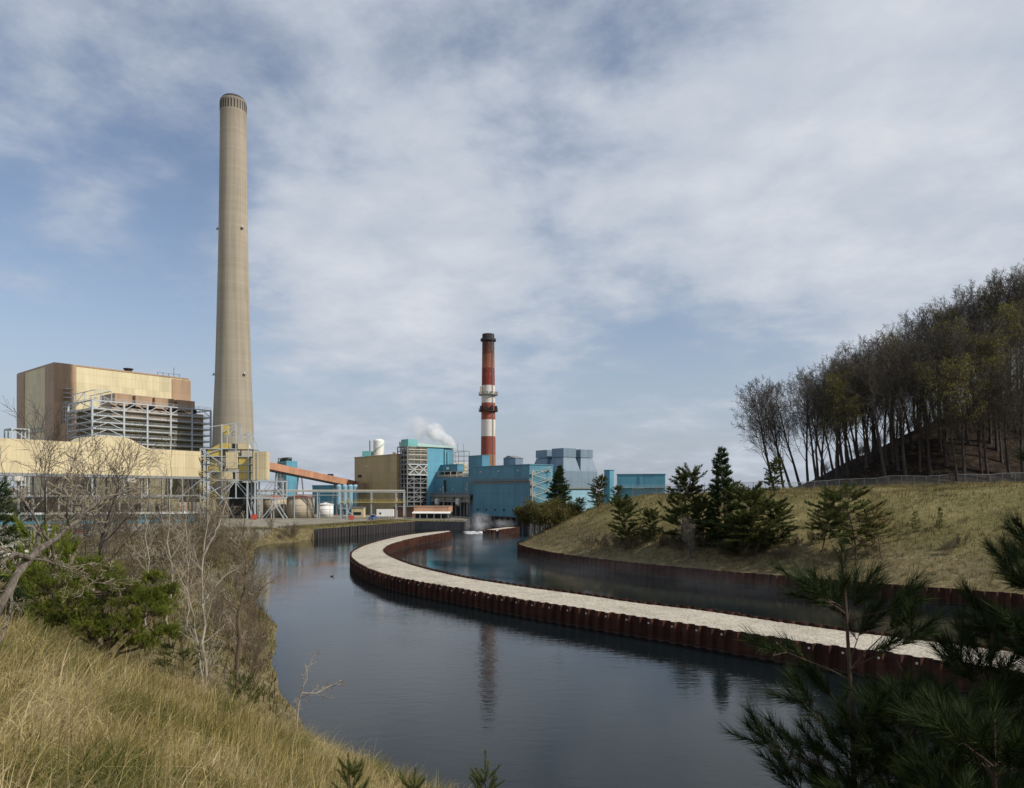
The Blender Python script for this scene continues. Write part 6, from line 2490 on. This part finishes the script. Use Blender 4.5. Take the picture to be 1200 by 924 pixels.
def bushes():
    # rounded willow in bud at the tip of the right bank
    rg = np.random.default_rng(55)
    wood, twig, tips = MB(), MB(), []
    sp = dict(THICKET)
    sp.update(kids=[10, 7, 5], rmin=0.012, start=[0.12, 0.15, 0.2], len=[0.5, 0.5, 0.55])
    for i in range(34):
        a = rg.uniform(0, 2 * PI)
        r = 4.5 * math.sqrt(rg.random())
        q = np.array((r * math.cos(a) * 1.25, r * math.sin(a), -0.3))
        d = unit((q[0] * 0.1, q[1] * 0.1, 1))
        grow(rg, wood, twig, tips, q, d, (7.4 - 0.45 * r) * rg.uniform(0.75, 1.0), 0.05, 0, sp)
    D = 180
    x = wx(641, D)
    t = thing("willow_shrub", "rounded olive-yellow budding willow bush overhanging the water at the bank tip", "shrub", (x, D, gh(x, D) + 0.1))
    wood.build("stems", M["bark_brown"], t)
    twig.build("twigs", M["twig_brown"], t)
    V, F_ = leaf_quads(np.array([p for p, _ in tips]), 0.16, rg, 4, 0.42)
    MB().addnp(V, F_).build("leaves", M["willow_leaf"], t)
    # bare shrubs along the wall foot
    a = thicket_proto(61, 5.5, 7, "bark_grey", "twig_pale", 0.5)
    b = thicket_proto(62, 3.2, 9, "bark_brown", "twig_brown", 0.8)
    x = wx(813, 122)
    a.location = (x, 122, gh(x, 122))
    a.scale = (1.1, 1.1, 1.45)
    a["label"] = "pale grey bare shrub before the ragged dark pine on the dune"
    rg = np.random.default_rng(8)
    k = 0
    D_of = lambda px: float(np.interp(px, [640, 650, 700, 765, 823, 880, 925, 1000, 1070, 1133], [152, 150, 137, 127, 120, 113.5, 109, 103, 98, 95]))
    for px in (690, 708, 722, 731, 742, 750, 757, 765, 772, 780, 786, 793, 800, 808, 815, 822, 829, 836, 842, 850, 858, 866, 876, 886, 897, 908, 920, 934, 955, 985, 1020, 1112, 1126):
        D = D_of(px) + rg.uniform(1.5, 9)
        x = wx(px, D)
        sc = rg.uniform(0.7, 1.15) * (0.75 if px > 900 else 1)
        lab = "low brown undergrowth shrub along the foot of the pine clump" if px < 1000 else "dark low shrub at the right end of the open dune foot"
        g = "undergrowth shrubs at the dune foot" if px < 1000 else "shrubs at the right dune foot"
        if k == 0:
            b.location, b.scale = (x, D, gh(x, D)), (sc, sc, sc)
            b["label"], b["group"] = lab, g
        else:
            copy_tree(b, (x, D, gh(x, D)), rg.uniform(0, 6), sc, lab, g)
        k += 1


def wood_undergrowth():
    rg = np.random.default_rng(64)
    src = thicket_proto(63, 4.2, 8, "bark_wood", "twig_wood", 0.7)
    for i, px in enumerate(np.linspace(972, 1205, 34)):
        D = rg.uniform(190, 226)
        x = wx(px + rg.uniform(-4, 4), D)
        lab, g = "dark leafless undergrowth shrub among the trunks of the hill wood", "undergrowth of the hill wood"
        if i == 0:
            src.location = (x, D, gh(x, D))
            src["label"], src["group"] = lab, g
        else:
            copy_tree(src, (x, D, gh(x, D)), rg.uniform(0, 6), rg.uniform(0.6, 1.5), lab, g)


def mountain_pine():
    """the broad low pine on the near dune: lobes of upturned shoots over spreading limbs"""
    rg = np.random.default_rng(17)
    D = 19.0
    x = wx(124, D)
    b = np.array((x, D, gh(x, D) - 0.1))
    t = thing("mountain_pine", "broad low bright green mountain pine on the grassy dune", "tree", tuple(b))
    wood = MB()
    S, Dd, L = [], [], []
    k = D / F_PX
    lobes = []  # (dx, dy, dz, rx, rz)
    for px, py, r, dy in ((40, 672, 26, 0.6), (66, 652, 24, 0.9), (62, 690, 30, 0.1), (96, 672, 30, 0.7), (100, 705, 34, -0.4), (128, 664, 22, 0.8), (136, 690, 32, -0.2), (160, 702, 30, 0.1), (180, 716, 24, -0.2),
                          (184, 694, 18, 0.5), (150, 730, 28, -0.5), (188, 738, 16, 0.2), (120, 728, 24, -0.7), (80, 726, 22, 0.0), (168, 748, 16, -0.2), (52, 712, 20, 0.4), (108, 650, 16, 1.2), (170, 678, 14, 0.6), (118, 700, 30, 0.9), (150, 706, 26, 1.1)):
        if py < 668:
            continue
        c = np.array((wx(px, D), D + dy, wz(py + 6, D))) - b
        lobes.append((c, r * k))
    fork = np.array((0.02, 0, 0.75))
    wood.path([(0, 0, -0.2), (0.0, 0.02, 0.35), tuple(fork)], [0.10, 0.08, 0.07], 8)
    for c, r in lobes:
        mid = fork * 0.5 + c * 0.5 + np.array((0, 0, -0.22)) + rg.normal(0, 0.06, 3)
        q = fork * rg.uniform(0.3, 1.0)
        pts = crom(np.array([q, mid, c + np.array((0, 0, -r * 0.3))]), 0.12)
        wood.path(pts, np.linspace(0.04, 0.012, len(pts)), 6)
        nc = int(20 * (r / 0.6) ** 1.5) + 5
        vc = rg.normal(0, 1, (nc, 3))
        vc /= np.linalg.norm(vc, axis=1)[:, None]
        vc[:, 2] = np.where(vc[:, 2] < -0.4, -vc[:, 2], vc[:, 2])
        cc = c + vc * (r * rg.uniform(0.6, 1.05, nc))[:, None] * np.array((1.0, 1.0, 0.75))
        per = 15
        n = nc * per
        p = np.repeat(cc, per, 0) + rg.normal(0, 1, (n, 3)) * np.array((0.085, 0.085, 0.055))
        v = np.repeat(vc, per, 0)
        d = v * 0.6 + np.array((0, 0, 0.8)) + rg.normal(0, 0.28, (n, 3))
        d /= np.linalg.norm(d, axis=1)[:, None]
        S.append(p - d * 0.08)
        Dd.append(d)
        L.append(rg.uniform(0.06, 0.12, n))
        for i in range(0, n, 6):
            wood.path([c + (p[i] - c) * 0.2, p[i]], [0.008, 0.004], 3)
    wood.path([(0.05, 0, 0.25), (0.4, -0.1, 0.5), (0.9, -0.1, 0.65), (1.3, 0, 0.95)], [0.04, 0.03, 0.02, 0.01], 6)
    wood.path([(-0.05, 0, 0.3), (-0.5, -0.1, 0.42), (-1.1, -0.1, 0.42), (-1.6, 0, 0.6)], [0.045, 0.035, 0.025, 0.01], 6)
    wood.build("trunk", M["bark_pine"], t)
    V, F_ = needles(np.vstack(S), np.vstack(Dd), np.concatenate(L), 46, 0.065, 0.0065, rg, 0.8)
    MB().addnp(V, F_).build("crown", M["needles_bright"], t)


def near_pines():
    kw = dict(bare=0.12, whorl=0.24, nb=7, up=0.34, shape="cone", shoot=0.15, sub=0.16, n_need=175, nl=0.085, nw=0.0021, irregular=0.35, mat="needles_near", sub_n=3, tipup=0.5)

    def one(seed, x, y, top, R, lab, rz, lean=(0.03, 0), tr=0.035, **more):
        b = gh(x, y)
        h = wz(top, y) - b if top else 3.9
        k = dict(kw)
        k.update(more)
        t = make_pine(seed, h, R, lean=lean, trunk_r=tr, crooked=0.03, **k)
        put(t, 600 + x / y * F_PX, y, lab, None, rz, 1.0, b)
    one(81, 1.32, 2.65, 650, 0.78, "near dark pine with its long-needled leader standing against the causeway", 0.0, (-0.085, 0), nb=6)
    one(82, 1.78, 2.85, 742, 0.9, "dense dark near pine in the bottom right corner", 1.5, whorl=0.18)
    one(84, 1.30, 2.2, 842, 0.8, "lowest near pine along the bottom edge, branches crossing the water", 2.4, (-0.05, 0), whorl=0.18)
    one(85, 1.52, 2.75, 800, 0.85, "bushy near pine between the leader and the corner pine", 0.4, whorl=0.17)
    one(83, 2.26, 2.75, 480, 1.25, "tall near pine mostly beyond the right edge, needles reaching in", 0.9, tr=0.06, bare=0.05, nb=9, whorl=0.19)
    # sprigs at the bottom edge
    kw4 = dict(bare=0.1, whorl=0.17, nb=6, up=0.85, shape="cone", shoot=0.2, sub=0.2, n_need=170, nl=0.06, nw=0.003, irregular=0.4, mat="needles_mid", sub_n=1, tipup=0.6)
    for px, top, D, R, lab, sd in ((412, 897, 8.5, 0.45, "young pine tips poking up at the bottom edge in front of the grass", 91), (566, 900, 8.5, 0.42, "young pine tip at the bottom edge in front of open water", 92), (478, 918, 8.6, 0.35, "lowest pine tip at the bottom edge between the two young pines", 93)):
        x = wx(px, D)
        b = gh(x, D)
        h = wz(top, D) - b
        t = make_pine(sd, h, R, **kw4)
        t["category"] = "sapling"
        put(t, px, D, lab, None, sd, 1.0, b)
# ------------------------------------------------------------------ sky, sun, camera
SUN_AZ = np.array((0.93, -0.37))
SUN_EL = RX(40)


def sky():
    w = bpy.data.worlds.new("World")
    SC.world = w
    w.use_nodes = True
    t = w.node_tree
    bg = t.nodes["Background"]

    class WT(NT):
        def __init__(self):
            self.t = t
    q = WT()
    st = q.n("ShaderNodeTexSky", sky_type="NISHITA", sun_disc=False, sun_elevation=SUN_EL, sun_rotation=math.atan2(SUN_AZ[0], SUN_AZ[1]), air_density=1.0, dust_density=1.2, ozone_density=1.6)
    tc = q.n("ShaderNodeTexCoord")
    vec = tc.outputs["Generated"]
    sx = q.n("ShaderNodeSeparateXYZ")
    q.l(vec, sx.inputs[0])
    z = q.math("MAXIMUM", sx.outputs[2], 0.0)
    zd = q.math("ADD", z, 0.22)
    cb = q.n("ShaderNodeCombineXYZ")
    q.l(q.math("DIVIDE", sx.outputs[0], zd), cb.inputs[0])
    q.l(q.math("DIVIDE", sx.outputs[1], zd), cb.inputs[1])
    pv = cb.outputs[0]

    def mp(scale, loc=(0, 0, 0), rot=0.0):
        m = q.n("ShaderNodeMapping")
        m.inputs["Scale"].default_value = scale
        m.inputs["Location"].default_value = loc
        m.inputs["Rotation"].default_value = (0, 0, rot)
        q.l(pv, m.inputs["Vector"])
        return m.outputs["Vector"]
    n1 = q.noise(mp((1.0, 1.1, 1), (3.1, 1.7, 0), 0.5), 1.25, 7, 0.52, 0.0)
    n2 = q.noise(mp((1.0, 1.0, 1), (7.3, 2.2, 0), 0.3), 4.2, 8, 0.6, 0.15)
    dens = q.math("ADD", q.math("MULTIPLY", n1, 0.66), q.math("MULTIPLY", n2, 0.34))
    # cloud banks and clear holes, by direction
    for px, py, r, a in SKY_BLOBS:
        d = unit(((px - 600) / F_PX, 1, (HORIZON - py) / F_PX))
        dot = q.n("ShaderNodeVectorMath", operation="DOT_PRODUCT")
        q.l(vec, dot.inputs[0])
        dot.inputs[1].default_value = tuple(d)
        mr = q.n("ShaderNodeMapRange", _From_Min=math.cos(RX(r)), _From_Max=1.0, _To_Min=0.0, _To_Max=a)
        mr.interpolation_type = "SMOOTHSTEP"
        q.l(dot.outputs["Value"], mr.inputs["Value"])
        dens = q.math("ADD", dens, mr.outputs[0])
    cov = q.n("ShaderNodeMapRange", _From_Min=0.34, _From_Max=0.585)
    cov.interpolation_type = "SMOOTHSTEP"
    q.l(dens, cov.inputs["Value"])
    shade = q.n("ShaderNodeMapRange", _From_Min=0.36, _From_Max=0.74)
    q.l(q.math("ADD", q.math("MULTIPLY", dens, 0.75), q.math("MULTIPLY", n2, 0.25)), shade.inputs["Value"])
    cloud = q.ramp(shade.outputs[0], [(0.0, CLOUD_LO), (0.55, CLOUD_MID), (1.0, CLOUD_HI)])
    blue = q.mix(1.0, st.outputs[0], SKY_TINT, "MULTIPLY")
    # haze veil towards the horizon
    hz = q.n("ShaderNodeMapRange", _From_Min=0.0, _From_Max=0.30, _To_Min=0.75, _To_Max=0.0)
    hz.interpolation_type = "SMOOTHSTEP"
    q.l(z, hz.inputs["Value"])
    blue = q.mix(hz.outputs[0], blue, HAZE_COL)
    col = q.mix(q.math("MULTIPLY", cov.outputs[0], 0.96), blue, cloud)
    q.l(col, bg.inputs["Color"])
    bg.inputs["Strength"].default_value = 0.1


# brightness of clouds and veil, in the sky texture's own units (the background strength is 0.1)
CLOUD_LO, CLOUD_MID, CLOUD_HI = (4.2, 4.8, 5.8), (5.5, 6.0, 6.8), (7.1, 7.4, 7.9)
HAZE_COL = (3.7, 4.4, 5.6)
SKY_TINT = (1.42, 1.28, 1.22)
SKY_BLOBS = [(30, 320, 12, -0.17), (240, 340, 9, -0.10), (600, 120, 20, -0.012), (820, 60, 9, -0.05), (220, 200, 6, -0.05),
             (440, 290, 13, 0.17), (150, 90, 14, 0.06), (1080, 180, 20, 0.12), (640, 260, 12, 0.05), (700, 400, 12, -0.05), (120, 260, 7, 0.06), (480, 40, 9, 0.05), (330, 470, 14, -0.05), (760, 470, 16, -0.06), (440, 290, 8, 0.05)]


def light():
    s = bpy.data.lights.new("sun", "SUN")
    s.energy = 4.0
    s.angle = RX(0.9)
    s.color = (1.0, 0.93, 0.82)
    o = bpy.data.objects.new("sun", s)
    COL.objects.link(o)
    d = Vector((SUN_AZ[0] * math.cos(SUN_EL), SUN_AZ[1] * math.cos(SUN_EL), math.sin(SUN_EL)))
    o.rotation_euler = (-d).to_track_quat("-Z", "Y").to_euler()
    o.location = d * 300


def camera():
    c = bpy.data.cameras.new("camera")
    c.sensor_width = 36
    c.lens = F_PX / 1200 * 36
    c.shift_y = (HORIZON - 462) / 1200
    c.clip_start = 0.2
    c.clip_end = 20000
    o = bpy.data.objects.new("camera", c)
    COL.objects.link(o)
    o.location = (0, 0, CAM_Z)
    o.rotation_euler = (PI / 2, 0, 0)
    SC.camera = o
    v = SC.view_settings
    v.view_transform = "Standard"
    v.look = "None"
    v.exposure = EXPOSURE
    v.gamma = 1
    v.use_curve_mapping = False


EXPOSURE = 0.0

sky()
light()
camera()
build_land()
build_water()
build_causeway()
build_walls()
boiler_house()
precipitator()
big_chimney()
striped_stack()
main_hall()
blue_blocks()
boiler_tower()
tan_block()
hoppers()
gallery()
tower()
conveyor()
yard_things()
parked()
hill_fence()
steam()
duck()
near_grass()
far_grass()
forest()
left_thicket()
left_trees()
dune_pines()
bushes()
wood_undergrowth()
mountain_pine()
near_pines()
SC.cycles.volume_step_rate = 4.0
SC.cycles.max_bounces = 8
SC.cycles.volume_bounces = 6
SC.cycles.transparent_max_bounces = 12
